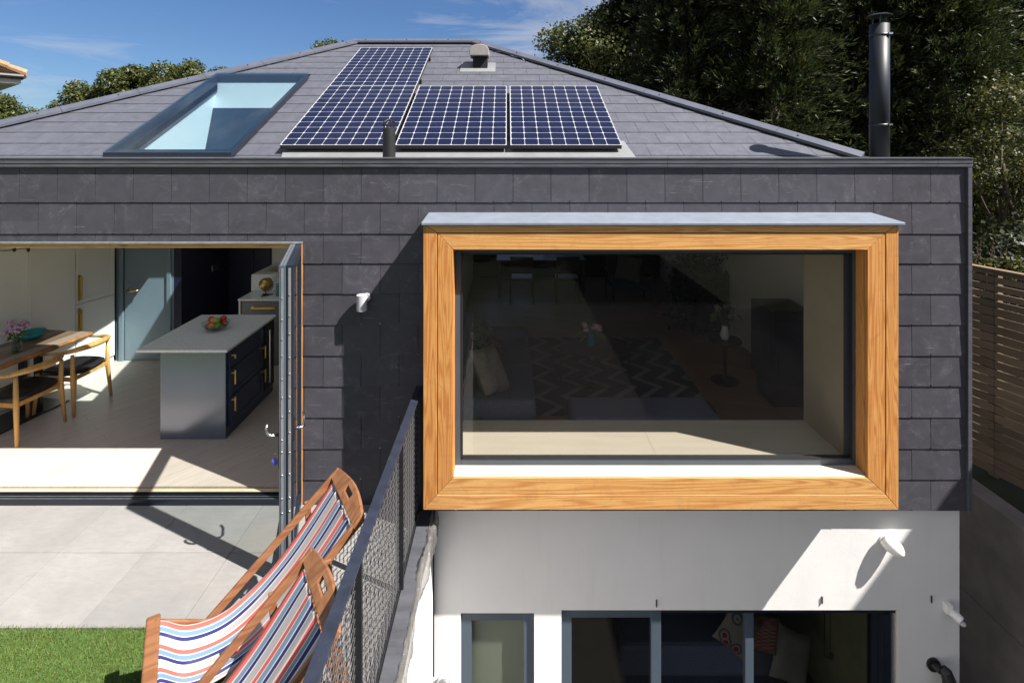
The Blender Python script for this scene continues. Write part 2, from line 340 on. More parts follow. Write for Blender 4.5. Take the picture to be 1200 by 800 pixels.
# ------------------------------------------------------------------ mesh builder
class MB:
    def __init__(s): s.v = []; s.f = []; s.mi = []; s.uv = []; s.cur = 0
    def face(s, pts, uv=None):
        b = len(s.v); s.v += [tuple(p) for p in pts]; s.f.append(tuple(range(b, b + len(pts)))); s.mi.append(s.cur); s.uv.append(uv)
    def hexa(s, p):
        """p: 8 points, bottom 4 ccw then top 4"""
        b = len(s.v); s.v += [tuple(q) for q in p]
        for q in ((3, 2, 1, 0), (4, 5, 6, 7), (0, 1, 5, 4), (1, 2, 6, 5), (2, 3, 7, 6), (3, 0, 4, 7)):
            s.f.append(tuple(b + i for i in q)); s.mi.append(s.cur); s.uv.append(None)
    def box(s, x0, x1, y0, y1, z0, z1, rz=0, c=None, top=None):
        p = [(x0, y0, z0), (x1, y0, z0), (x1, y1, z0), (x0, y1, z0), (x0, y0, z1), (x1, y0, z1), (x1, y1, z1), (x0, y1, z1)]
        if rz:
            cx, cy = c if c else ((x0 + x1) / 2, (y0 + y1) / 2); co, si = math.cos(rz), math.sin(rz)
            p = [(cx + (x - cx) * co - (y - cy) * si, cy + (x - cx) * si + (y - cy) * co, z) for x, y, z in p]
        s.hexa(p); return s
    def beam(s, a, b, w, h, up=(0, 0, 1)):
        a = Vector(a); b = Vector(b); d = (b - a).normalized(); u = Vector(up)
        sd = d.cross(u).normalized(); u = sd.cross(d).normalized()
        q = []
        for e in (a, b):
            q.append([e + sd * (sx * w / 2) + u * (sz * h / 2) for sx, sz in ((-1, -1), (1, -1), (1, 1), (-1, 1))])
        s.hexa(q[0] + q[1]); return s
    def prism(s, poly, axis, a, b):
        """poly in the two other axes"""
        def mk(p, t):
            l = list(p); l.insert(axis, t); return tuple(l)
        n = len(poly); base = len(s.v)
        s.v += [mk(p, a) for p in poly] + [mk(p, b) for p in poly]
        s.f.append(tuple(range(base + n - 1, base - 1, -1))); s.f.append(tuple(range(base + n, base + 2 * n)))
        for i in range(n): s.f.append((base + i, base + (i + 1) % n, base + n + (i + 1) % n, base + n + i))
        s.mi += [s.cur] * (n + 2); s.uv += [None] * (n + 2); return s
    def tube(s, pts, r, n=8, caps=True, flat=1.0):
        pts = [Vector(p) for p in pts]; rs = r if hasattr(r, '__len__') else [r] * len(pts)
        base = len(s.v); prev = None
        for i, p in enumerate(pts):
            d = (pts[min(i + 1, len(pts) - 1)] - pts[max(i - 1, 0)]).normalized()
            if prev is None:
                ref = Vector((0, 0, 1)) if abs(d.z) < .9 else Vector((1, 0, 0)); u = d.cross(ref).normalized()
            else: u = (prev - d * prev.dot(d)).normalized()
            prev = u; w = d.cross(u)
            for k in range(n):
                a = 2 * math.pi * k / n; s.v.append(tuple(p + (u * math.cos(a) + w * math.sin(a) * flat) * rs[i]))
        for i in range(len(pts) - 1):
            for k in range(n):
                s.f.append((base + i * n + k, base + i * n + (k + 1) % n, base + (i + 1) * n + (k + 1) % n, base + (i + 1) * n + k)); s.mi.append(s.cur); s.uv.append(None)
        if caps:
            s.f.append(tuple(base + k for k in range(n - 1, -1, -1))); s.f.append(tuple(base + (len(pts) - 1) * n + k for k in range(n)))
            s.mi += [s.cur] * 2; s.uv += [None] * 2
        return s
    def lathe(s, prof, c, n=20, axis=2, flip=False):
        base = len(s.v)
        for r, h in prof:
            for k in range(n):
                a = 2 * math.pi * k / n; p = [r * math.cos(a), r * math.sin(a)]; p.insert(axis, h)
                s.v.append(tuple(p[j] + c[j] for j in range(3)))
        for i in range(len(prof) - 1):
            for k in range(n):
                s.f.append((base + i * n + k, base + i * n + (k + 1) % n, base + (i + 1) * n + (k + 1) % n, base + (i + 1) * n + k)); s.mi.append(s.cur); s.uv.append(None)
        s.f.append(tuple(base + k for k in range(n - 1, -1, -1))); s.f.append(tuple(base + (len(prof) - 1) * n + k for k in range(n)))
        s.mi += [s.cur] * 2; s.uv += [None] * 2; return s
    def blob(s, c, r, n=10, m=7, jit=0):
        cx, cy, cz = c; rx, ry, rz = r if hasattr(r, '__len__') else (r, r, r)
        prof = [(math.sin(math.pi * (i + .02) / (m + .04)), -math.cos(math.pi * (i + .02) / (m + .04))) for i in range(m + 1)]
        base = len(s.v); s.lathe(prof, (0, 0, 0), n)
        for i in range(base, len(s.v)):
            x, y, z = s.v[i]; j = 1 + random.uniform(-jit, jit); s.v[i] = (cx + x * rx * j, cy + y * ry * j, cz + z * rz * j)
        return s
    def build(s, name, mat, parent=None, smooth=False, bevel=0, seg=2):
        me = bpy.data.meshes.new(name); me.from_pydata(s.v, [], s.f)
        mats = mat if isinstance(mat, (list, tuple)) else [mat]
        for m in mats: me.materials.append(m)
        if len(mats) > 1: me.polygons.foreach_set('material_index', s.mi)
        if any(u for u in s.uv):
            uvl = me.uv_layers.new(name='UVMap'); i = 0
            for f, u in zip(s.f, s.uv):
                for k in range(len(f)):
                    uvl.data[i].uv = u[k] if u else (0, 0); i += 1
        if smooth: me.polygons.foreach_set('use_smooth', [True] * len(me.polygons))
        me.update()
        o = bpy.data.objects.new(name, me); COL.objects.link(o)
        if parent is not None: o.parent = parent
        if bevel:
            b = o.modifiers.new('bevel', 'BEVEL'); b.width = bevel; b.segments = seg; b.limit_method = 'ANGLE'; b.angle_limit = R(35)
        return o
def arrmesh(name, V, Fq, mat, parent=None):
    V = np.asarray(V, dtype=np.float32).reshape(-1, 3); Fq = np.asarray(Fq, dtype=np.int32); k = Fq.shape[1]; n = Fq.shape[0]
    me = bpy.data.meshes.new(name); me.vertices.add(len(V)); me.vertices.foreach_set('co', V.ravel())
    me.loops.add(n * k); me.loops.foreach_set('vertex_index', Fq.ravel()); me.polygons.add(n)
    me.polygons.foreach_set('loop_start', np.arange(0, n * k, k, dtype=np.int32))
    me.materials.append(mat); me.update(calc_edges=True)
    o = bpy.data.objects.new(name, me); COL.objects.link(o)
    if parent is not None: o.parent = parent
    return o
def tag(o, label=None, cat=None, group=None, kind=None):
    if label: o['label'] = label
    if cat: o['category'] = cat
    if group: o['group'] = group
    if kind: o['kind'] = kind
    return o
def empty(name, label, cat, group=None):
    o = bpy.data.objects.new(name, None); o.empty_display_size = .2; COL.objects.link(o)
    return tag(o, label, cat, group)
def kids(o): return [c for c in bpy.data.objects if c.parent == o]
def anchor(root, loc):
    """move a thing's origin to its base without moving its parts"""
    T = Matrix.Translation(-Vector(loc)); done = set()
    def rec(o):
        for c in kids(o):
            if c.type == 'MESH' and c.data.name not in done: c.data.transform(T); done.add(c.data.name)
            rec(c)
    if root.type == 'MESH': root.data.transform(T)
    rec(root); root.location = loc
def anchor_auto(root):
    lo = [1e9] * 3; hi = [-1e9] * 3
    def rec(o):
        if o.type == 'MESH':
            n = len(o.data.vertices); a = np.empty(n * 3, dtype=np.float32); o.data.vertices.foreach_get('co', a); a = a.reshape(-1, 3)
            for i in range(3): lo[i] = min(lo[i], float(a[:, i].min())); hi[i] = max(hi[i], float(a[:, i].max()))
        for c in kids(o): rec(c)
    rec(root); anchor(root, ((lo[0] + hi[0]) / 2, (lo[1] + hi[1]) / 2, lo[2]))
def copy_tree(o, parent=None):
    c = o.copy(); COL.objects.link(c); c.parent = parent
    for ch in kids(o):
        if ch is not c: copy_tree(ch, c)
    return c

# ------------------------------------------------------------------ camera, light
cam = bpy.data.cameras.new('camera'); co = bpy.data.objects.new('camera', cam); COL.objects.link(co)
co.location = (0, 0, ZE); co.rotation_euler = (R(90), 0, 0)
cam.sensor_width = 36; cam.lens = F / 1200 * 36
cam.shift_x = (600 - CX) / 1200; cam.shift_y = -(400 - CY) / 1200
cam.clip_start = .05; cam.clip_end = 3000; S.camera = co
L = Vector((-.739, .3565, -1.0)).normalized()
sl = bpy.data.lights.new('sun', 'SUN'); sl.energy = 4.9; sl.angle = R(.53); sl.color = (1, .955, .89)
so = bpy.data.objects.new('sun', sl); COL.objects.link(so); so.rotation_euler = L.to_track_quat('-Z', 'Y').to_euler(); so.location = (6, -4, 9)
w = bpy.data.worlds.new('World'); S.world = w; w.use_nodes = True; nt = w.node_tree; nt.nodes.clear()
wo = nt.nodes.new('ShaderNodeOutputWorld'); bg = nt.nodes.new('ShaderNodeBackground'); bg.inputs[1].default_value = .054
sk = nt.nodes.new('ShaderNodeTexSky'); sk.sky_type = 'NISHITA'; sk.sun_disc = False
sk.sun_elevation = math.asin(-L.z); sk.sun_rotation = math.atan2(-L.x, -L.y)
sk.air_density = 1.0; sk.dust_density = .15; sk.ozone_density = 2.2; sk.altitude = 300
tc = nt.nodes.new('ShaderNodeTexCoord')
mp = nt.nodes.new('ShaderNodeMapping'); mp.inputs['Scale'].default_value = (1.0, 1.0, 5.5); mp.inputs['Rotation'].default_value = (0, R(8), R(12)); mp.inputs['Location'].default_value = (.35, 0, .1)
nt.links.new(tc.outputs['Generated'], mp.inputs[0])
cn = noise(nt, mp.outputs[0], 2.6, 9, .62, .8)
cn2 = noise(nt, mp.outputs[0], 1.0, 3, .5, .2)
cl = ramp(nt, math_n(nt, 'MULTIPLY_ADD', cn2, .55, math_n(nt, 'MULTIPLY', cn, .6)), [(.57, 0), (.78, .8)])
sepw = nt.nodes.new('ShaderNodeSeparateXYZ'); nt.links.new(tc.outputs['Generated'], sepw.inputs[0])
back = ramp(nt, math_n(nt, 'MULTIPLY_ADD', sepw.outputs[1], .5, .5), [(.45, 0), (.7, 1)])
tint = ramp(nt, sepw.outputs[2], [(0, (.38, .48, .62)), (.25, (.43, .56, .74)), (.6, (1.0, .95, .88))])
skc = mixc(nt, back, sk.outputs[0], mixc(nt, 1, sk.outputs[0], tint, 'MULTIPLY'))
front = math_n(nt, 'SUBTRACT', 1, back)
fill_cloud = math_n(nt, 'MULTIPLY', front, ramp(nt, cn2, [(.35, .25), (.65, .95)]))  # extra cloud cover behind the camera, added to brighten facade and kitchen
skc = mixc(nt, math_n(nt, 'MAXIMUM', cl, fill_cloud), skc, (5.2, 5.1, 5.1))
nt.links.new(skc, bg.inputs[0]); nt.links.new(bg.outputs[0], wo.inputs[0])
S.view_settings.view_transform = 'Standard'; S.view_settings.look = 'None'; S.view_settings.exposure = 1.4; S.view_settings.gamma = 1
S.render.engine = 'CYCLES'; cy = S.cycles
cy.max_bounces = 12; cy.diffuse_bounces = 8; cy.glossy_bounces = 4; cy.transparent_max_bounces = 16; cy.transmission_bounces = 6
cy.use_denoising = True; cy.sample_clamp_indirect = 8; cy.caustics_reflective = False; cy.caustics_refractive = False

# ------------------------------------------------------------------ the ground
def struct(name, mb, mat, **k):
    o = mb.build(name, mat, **k); tag(o, kind='structure'); return o
g = MB(); g.box(-600, 600, -300, 900, -3.6, -3.15); struct('ground', g, mt['ground'])
g = MB(); g.box(-600, -7.0, -40, 900, -3.1, -.6); g.box(-7.0, 600, 12.6, 900, -3.1, -.602); g.box(5.06, 600, -40, 12.6, -3.1, -.604)
struct('upper_garden', g, mt['ground'])
g = MB(); g.box(3.9, 4.83, -3, 12.5, -3.146, -3.1); struct('side_path', g, mt['gravel'])
# retaining wall
g = MB(); g.box(-.55, 4.82, -9, 4.4, -3.148, -3.10); struct('added_dark_deck', g, M('reflection_darkening', (.030, .024, .018), .7, .3, 5, stretch=(1, 8, 1)))  # unseen dark deck, added to darken what the bay glass reflects
rw = MB()
for z0, z1 in ((-3.1, -1.72), (-1.712, -.60)):
    rw.box(4.84 + (.004 if z0 < -2 else 0), 5.05, -2, 9.5, z0, z1)
o = rw.build('retaining_wall', mt['concrete'], bevel=.012); tag(o, 'stained grey concrete retaining wall below the slatted fence', 'retaining wall', kind='thing'); anchor_auto(o)

# terrace deck
T0, T1 = -7.0, -.615
g = MB()
g.box(T0, T1, -1.2, 4.39, -3.1, -.035)
deck = g.build('terrace_base', mt['render']); tag(deck, kind='structure')
g = MB(); g.box(T0, T1 - .002, -1.19, 4.389, -.0345, -.014); tag(g.build('paving_bed', M('grout', (.05, .048, .045), .95)), kind='structure')
pv = MB(); XJ = -2.023; YJ = [4.396, 3.875, 3.266, 2.66, 2.05, 1.44]
k = -9
while XJ + k * .63 < T1:
    x0 = XJ + k * .63 + .002; x1 = min(x0 + .626, T1 + .0)
    for a, b in zip(YJ[1:], YJ[:-1]):
        if b <= 3.27 and x0 < -1.45: continue
        pv.box(x0, x1, a + .002, b - .002 if b < 4.39 else b, -.0135, random.uniform(-.0008, .0008))
    k += 1
o = pv.build('terrace_paving', mt['paver'], bevel=.0015, seg=1); tag(o, kind='structure')
LX1 = -1.40
g = MB(); g.box(T0, LX1, -1.1, 3.262, -.0135, -.008); o = g.build('lawn_backing', mt['grassbase']); tag(o, kind='structure')
# artificial grass blades
n = 95000
bx = rng.uniform(-3.9, LX1, n); by = rng.uniform(2.15, 3.275, n)
ang = rng.uniform(0, 2 * np.pi, n); h = rng.uniform(.014, .034, n); wd = rng.uniform(.0012, .0022, n)
lean = rng.normal(0, .45, (n, 2)) * h[:, None]; lean[:, 0] += .006
dx = np.cos(ang) * wd; dy = np.sin(ang) * wd
V = np.zeros((n, 3, 3)); V[:, 0] = np.stack([bx - dx, by - dy, np.full(n, -.013)], 1); V[:, 1] = np.stack([bx + dx, by + dy, np.full(n, -.013)], 1)
V[:, 2] = np.stack([bx + lean[:, 0], by + lean[:, 1], -.013 + h], 1)
o = arrmesh('lawn_grass', V, np.arange(n * 3).reshape(n, 3), mt['grassblade']); tag(o, 'bright green artificial grass beside the pale paving', 'artificial grass', kind='stuff')

# ------------------------------------------------------------------ the house
house = empty('modern_house', 'slate clad modern house with hipped roof, timber bay window and white rendered lower storey', 'house')
XL, XR, YB = -6.7, 3.83, 12.3
zt = hz(197, D); FL = ZE - 2.895
ZS = hz(598, D)
# opening and bay limits
OX0, OX1, OZ1 = -5.9, hx(353.5, D), hz(287, D) + .03
BX0, BX1, BZ0, BZ1 = hx(496, 4.05), hx(1053, 4.05), hz(597, 4.05), hz(262, 4.05)
# hole in wall for bay (slightly inside the box)
HX0, HX1, HZ0, HZ1 = -.47, 2.736, .44, 2.14
w0 = MB(); yf, yb = 4.425, 4.70
HX0, HX1 = HX0 - .03, HX1 + .03
w0.box(XL, OX0, yf, yb, ZS, zt); w0.box(OX0, OX1 + .002, yf, yb, OZ1, zt); w0.box(OX1, HX0, yf, yb, ZS + .001, zt - .001)
w0.box(HX0, HX1, yf, yb, HZ1 + .03, zt - .002); w0.box(HX0, HX1, yf, yb, ZS + .002, HZ0 - .03); w0.box(HX1, XR - .01, yf, yb, ZS, zt); HX0, HX1 = HX0 + .03, HX1 - .03
w0.box(XR - .3, XR - .01, yb, YB, ZS, zt); w0.box(XL, XL + .3, yb, 4.85, -3.1, zt); w0.box(XL, XL + .3, 7.0, YB, -3.1, zt); w0.box(XL, XL + .3, 4.85, 7.0, -3.1, .10); w0.box(XL, XL + .3, 4.85, 7.0, 2.35, zt)
# back wall with windows to the living room
w0.box(XL + .3, -.6, YB - .3, YB, -3.1, zt); w0.box(2.4, XR - .3, YB - .3, YB, -3.1, zt); w0.box(-.6, 2.4, YB - .3, YB, -3.1, .55); w0.box(-.6, 2.4, YB - .3, YB, 2.2, zt)
w0.build('wall_core', mt['dark'], house)
# slates
def slate_rows():
    m = MB(); ys = [197, 237.4, 274.3, 309, 344.5, 381, 417, 453, 489.5, 526, 562, 598.4]
    zs = [hz(y, D) for y in ys]; holes = [(OX0, OX1, -1, OZ1), (BX0 + .03, BX1 - .03, BZ0 + .03, BZ1 - .03)]
    for r in range(len(zs) - 1):
        zt_, zb = zs[r], zs[r + 1]
        off = 0 if r % 2 == 0 else .158
        cuts = sorted({zb, zt_} | {z for h in holes for z in (h[2], h[3]) if zb < z < zt_})
        x = hx(1091, D) + .316 * (0 if r % 2 == 0 else -.5); edges = [XR - .012]
        while x > XL: edges.append(x); x -= .316
        edges.append(XL); edges = edges[::-1]
        for i in range(len(edges) - 1):
            a, b = edges[i] + .0019, edges[i + 1] - .0019
            jit = random.uniform(0, .002); dz = random.uniform(-.0007, .0007); sk = random.uniform(-.0006, .0006)
            for c0, c1 in zip(cuts[:-1], cuts[1:]):
                iv = [(a, b)]
                for h in holes:
                    if h[2] <= c0 + 1e-6 and h[3] >= c1 - 1e-6:
                        nv = []
                        for p, q in iv:
                            if h[1] <= p or h[0] >= q: nv.append((p, q)); continue
                            if p < h[0]: nv.append((p, h[0]))
                            if q > h[1]: nv.append((h[1], q))
                        iv = nv
                for p, q in iv:
                    if q - p < .01: continue
                    def yy(z, o=0): return D + .006 - .0065 * (zt_ - z) / (zt_ - zb) - jit * .6 + o
                    z0 = c0 + (.0022 + dz if c0 == zb else 0); z1 = c1
                    m.hexa([(p, yy(c0), z0 + sk), (q, yy(c0), z0 - sk), (q, yy(c0) + .007, z0 - sk), (p, yy(c0) + .007, z0 + sk),
                            (p, yy(c1), z1), (q, yy(c1), z1), (q, yy(c1) + .007, z1), (p, yy(c1) + .007, z1)])
        # copper disc rivets near the tails
    return m
m = slate_rows(); m.cur = 1; random.seed(3)
ys = [237.4, 274.3, 309, 344.5, 381, 417, 453, 489.5, 526, 562, 598.4]
for r, y in enumerate(ys):
    x = hx(1091, D) + .316 * (0 if r % 2 == 0 else -.5)
    while x > XL:
        for ox in (0, .158):
            if random.random() < .55:
                px = x + ox * 1.0; zz = hz(y, D) + .012
                inbay = BX0 - .02 < px < BX1 + .02 and BZ0 - .02 < zz < BZ1 + .03; indoor = OX0 < px < OX1 + .02 and zz < OZ1 + .02
                if not inbay and not indoor and px < XR - .03:
                    m.box(px - .0022, px + .0022, D - .006, D + .002, zz - .004, zz + random.uniform(.0, .008))
        x -= .316
m.build('slate_cladding', [mt['slate'], mt['steel']], house)
# right flank and left flank cladding
m = MB(); m.box(XR - .009, XR, D + .03, YB, ZS, zt); m.build('side_cladding', mt['slate'], house)
m = MB(); m.box(XL - .01, XL - .001, D + .03, 4.85, -.6, zt); m.box(XL - .01, XL - .001, 7.0, YB, -.6, zt); m.box(XL - .01, XL - .001, 4.85, 7.0, 2.35, zt); m.box(XL - .01, XL - .001, 4.85, 7.0, -.6, .1); m.build('side_cladding', mt['slate'], house)
m = MB(); m.box(XR - .012, XR + .022, D - .022, D + .012, ZS - .004, zt + .001); m.build('corner_trim', mt['gutter'], house, bevel=.002)
# coping / gutter
zc = hz(185, 4.375)
prof = [(4.415, zt - .004), (4.388, zt + .004), (4.380, zt + .012), (4.380, zt + .030), (4.386, zt + .034), (4.378, zt + .040), (4.378, zc - .012), (4.372, zc - .008), (4.372, zc), (4.45, zc + .004), (4.47, zc - .06), (4.47, zt - .004)]
m = MB(); joins = [XL, -4.17, -1.36, 1.33, 3.57, XR + .03]
for a, b in zip(joins[:-1], joins[1:]): m.prism(prof, 0, a + .0012, b - .0012)
m.build('gutter_coping', mt['gutter'], house)
m = MB()
m.box(XL, XR, 4.47, 5.12, 2.70, 2.80); m.box(3.28, XR - .001, 5.12, YB, 2.70, 2.801); m.box(XL, -6.02, 5.12, YB, 2.70, 2.802)
m.box(XR - .06, XR - .002, 4.48, YB, 2.80, zc - .01)
m.build('flat_gutter', mt['leadg'], house)

# roof ---------------------------------------------------------------
TS = 324 / F; A0 = -2.70; RA = math.atan(TS)
def rz(Y, off=0): return ZE + A0 + TS * Y + off / math.cos(RA)
RY0, RYR = 4.98, 1674 / 200
RXL, RXR = hx(418, RYR), hx(555, RYR)
HL, HR = 1.09, 1.145
def hipx(Y): return RXL - HL * (RYR - Y), RXR + HR * (RYR - Y)
SX0, SX1, SY0, SY1 = -3.79, -2.585, 4.96, 6.91
KX0, KX1, KY0, KY1 = SX0 + .045, SX1 - .045, SY0 + .06, SY1 - .06     # clear opening
m = MB(); th = .02
def roofquad(mb, xa0, xa1, Ya, xb0, xb1, Yb, off, t=.012):
    za, zb = rz(Ya, off), rz(Yb, off)
    mb.hexa([(xa0, Ya, za - t), (xa1, Ya, za - t), (xb1, Yb, zb - t), (xb0, Yb, zb - t), (xa0, Ya, za), (xa1, Ya, za), (xb1, Yb, zb), (xb0, Yb, zb)])
u = MB()
l0, r0 = hipx(RY0); l1, r1 = hipx(KY0); l2, r2 = hipx(KY1); 
roofquad(u, l0, r0, RY0, l1, r1, KY0, -.03, .1)
roofquad(u, l1, KX0, KY0, l2, KX0, KY1, -.03, .1); roofquad(u, KX1, r1, KY0, KX1, r2, KY1, -.03, .1)
roofquad(u, l2, r2, KY1, RXL, RXR, RYR, -.03, .1)
YBK = 2 * RYR - RY0; zr = rz(RYR, -.03); z0 = rz(RY0, -.03)
u.face([(RXR, RYR, zr), (r0, RY0, z0), (r0, YBK, z0)]); u.face([(RXL, RYR, zr), (l0, YBK, z0), (l0, RY0, z0)])
u.face([(RXL, RYR, zr), (RXR, RYR, zr), (r0, YBK, z0), (l0, YBK, z0)])
roof = u.build('roof', mt['roofslate'], house)
rs = MB(); g_ = .2245; Y = 5.042 - .2245; row = 0
random.seed(5)
while Y < RYR - .02:
    Ya = max(Y, RY0); Yb = min(Y + g_, RYR - .01)
    la, ra = hipx(Ya); lb, rb = hipx(Yb)
    x = 1.0 + (.158 if row % 2 else 0) - 24 * .316 - .1
    while x < ra + .4:
        a, b = x + .0017, x + .316 - .0017; x += .316
        segs = [(a, b)]
        if Yb > SY0 + .05 and Ya < SY1 - .05:
            ns = []
            for p, q in segs:
                if SX1 - .03 <= p or SX0 + .03 >= q: ns.append((p, q))
                else:
                    if p < SX0 + .03: ns.append((p, SX0 + .03))
                    if q > SX1 - .03: ns.append((SX1 - .03, q))
            segs = ns
        for p, q in segs:
            p0, q0 = max(p, la), min(q, ra); p1, q1 = max(p, lb), min(q, rb)
            if q0 - p0 < .003: continue
            if q1 < p1:
                q1 = p1 = (q1 + p1) / 2
            j = random.uniform(0, .0022); t = .006
            za, zb = rz(Ya, .009 + j * .5), rz(Yb, .002 + j * .5)
            rs.hexa([(p0, Ya + .002, za - t), (q0, Ya + .002, za - t), (q1, Yb, zb - t), (p1, Yb, zb - t), (p0, Ya + .002, za), (q0, Ya + .002, za), (q1, Yb, zb), (p1, Yb, zb)])
    Y += g_; row += 1
rs.build('roof_slates', mt['roofslate'], roof)
def cap(nm, a, b, n=5, w=.085):
    m = MB(); a = Vector(a); b = Vector(b); d = (b - a); ln = d.length; d.normalize(); sd = d.cross(Vector((0, 0, 1))).normalized(); up = sd.cross(d)
    for i in range(n):
        p = a + d * (ln * i / n + .002); q = a + d * (ln * (i + 1) / n - .002)
        poly = []
        for e in (p, q):
            poly.append([e + sd * w - up * .036, e + sd * (w + .001) - up * .008, e + up * .040, e - sd * (w + .001) - up * .008, e - sd * w - up * .036, e + up * .01])
        base = len(m.v); m.v += [tuple(v) for e in poly for v in e]; k = 6
        for j in range(k): m.f.append((base + j, base + (j + 1) % k, base + k + (j + 1) % k, base + k + j))
        m.f += [tuple(base + j for j in (0, 1, 2, 5)), tuple(base + j for j in (2, 3, 4, 5)), tuple(base + k + j for j in (5, 2, 1, 0)), tuple(base + k + j for j in (5, 4, 3, 2))]
        m.mi += [0] * (k + 4); m.uv += [None] * (k + 4)
        c = (p + q) / 2; m.cur = 1
        for s_ in (-1, 1):
            e = p + d * .2 + sd * s_ * w * .6 + up * .018; m.blob(e, .009, 6, 4)
        m.cur = 0
    m.build(nm, [mt['hip'], mt['black']], roof)
zr = rz(RYR, .03)
cap('ridge_cap', (RXL - .05, RYR, zr), (RXR + .05, RYR, zr), 3)
cap('hip_cap', (RXR, RYR, zr), (RXR + HR * (RYR - RY0), RY0, rz(RY0, .03)), 7)
cap('hip_cap', (RXL, RYR, zr), (RXL - HL * (RYR - RY0), RY0, rz(RY0, .03)), 7)
m = MB(); m.face([(hx(330, 4.98), 4.97, rz(4.98, .02)), (hx(745, 4.98), 4.97, rz(4.98, .02)), (hx(736, 5.1), 5.28, rz(5.28, .022)), (hx(326, 5.1), 5.28, rz(5.28, .022))])
m.build('lead_apron', mt['leadg'], roof)

# skylight ----------------------------------------------------------
sky = MB(); fo = .075
def rbox(mb, x0, x1, Ya, Yb, o0, o1):
    mb.hexa([(x0, Ya, rz(Ya, o0)), (x1, Ya, rz(Ya, o0)), (x1, Yb, rz(Yb, o0)), (x0, Yb, rz(Yb, o0)), (x0, Ya, rz(Ya, o1)), (x1, Ya, rz(Ya, o1)), (x1, Yb, rz(Yb, o1)), (x0, Yb, rz(Yb, o1))])
rbox(sky, SX0, SX0 + .045, SY0, SY1, -.1, .068); rbox(sky, SX1 - .045, SX1, SY0, SY1, -.1, .068)
rbox(sky, SX0 + .045, SX1 - .045, SY0, SY0 + .06, -.1, .068); rbox(sky, SX0 + .045, SX1 - .045, SY1 - .06, SY1, -.1, .068)
skyl = sky.build('skylight', mt['frame_dk'], house, bevel=.003)
m = MB(); rbox(m, SX0 - .004, SX1 + .004, SY0 - .006, SY1 + .006, .072, .080); m.build('glass_pane', mt['glass_sky'], skyl)
# shaft lining, flaring into the room
m = MB(); zc_ = 2.46
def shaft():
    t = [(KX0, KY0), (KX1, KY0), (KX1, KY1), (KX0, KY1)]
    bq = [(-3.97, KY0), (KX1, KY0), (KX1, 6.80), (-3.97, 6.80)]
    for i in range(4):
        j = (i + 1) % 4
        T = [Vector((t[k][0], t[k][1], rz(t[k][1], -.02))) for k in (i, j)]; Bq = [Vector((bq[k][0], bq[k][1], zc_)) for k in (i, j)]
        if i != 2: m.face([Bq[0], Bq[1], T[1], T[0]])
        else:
            U = [T[k] + (Bq[k] - T[k]) * .24 for k in (0, 1)]; m.cur = 0; m.face([U[0], U[1], T[1], T[0]]); m.cur = 1; m.face([Bq[0], Bq[1], U[1], U[0]]); m.cur = 0  # lower back wall coloured dark blue to paint in the shaded space beyond
shaft(); m.build('shaft_lining', [mt['ceil'], M('painted_shade_lining', (.03, .045, .075), .6)], skyl)
# ceilings
c = MB(); cx0, cx1, cyy0, cyy1 = -3.97, KX1, KY0, 6.80
c.box(XL + .3, cx0, 4.7, YB - .3, zc_, zc_ + .1); c.box(cx1, XR - .3, 4.7, YB - .3, zc_, zc_ + .1)
c.box(cx0, cx1, 4.7, cyy0, zc_, zc_ + .1); c.box(cx0, cx1, cyy1, YB - .3, zc_, zc_ + .1)
c.build('ceiling', mt['ceil'], house)
c = MB(); c.box(XL + .3, -.76, 4.55, YB - .3, -.3, FL); c.build('kitchen_floor', mt['oakfloor'], house)
c = MB(); c.box(-.76, XR - .3, 4.70, YB - .3, -.3, FL); c.build('living_room_floor', mt['darkfloor'], house)
# door threshold: black track with rails, timber strip
th_ = MB(); z7 = hz(583, 4.4)
m = MB(); m.box(OX0, OX1, 4.385, 4.475, -.02, FL - .022); m.box(OX0, OX1, 4.385, 4.392, FL - .022, FL - .008); m.box(OX0, OX1, 4.418, 4.424, FL - .022, FL - .006); m.box(OX0, OX1, 4.448, 4.454, FL - .022, FL - .006); m.box(OX0, OX1, 4.47, 4.476, FL - .022, FL)
track = m.build('door_track', mt['frame_dk'], house)
m = MB(); m.box(OX0, OX1, 4.405, 4.411, FL - .021, FL - .010); m.box(OX0, OX1, 4.434, 4.440, FL - .021, FL - .010); m.build('track_rail', mt['alu'], track)
m = MB(); m.box(OX0, OX1, 4.477, 4.515, -.1, FL + .003); m.build('threshold_board', M('pale_threshold', (.62, .47, .28), .5, .15, 6), house)
m = MB(); m.box(OX0, OX1 + .01, 4.372, 4.425, OZ1 - .018, OZ1 - .002); dh = m.build('door_head', mt['alu'], house, bevel=.003)
m = MB(); m.box(OX0, OX1 - .022, 4.385, 4.60, OZ1 - .052, OZ1 - .020); m.build('head_lining', mt['larch_x'], dh)
m = MB(); m.box(OX1 - .022, OX1 + .006, 4.375, 4.66, 0.0, OZ1 - .020); m.build('jamb_lining', mt['larch_z'], dh)

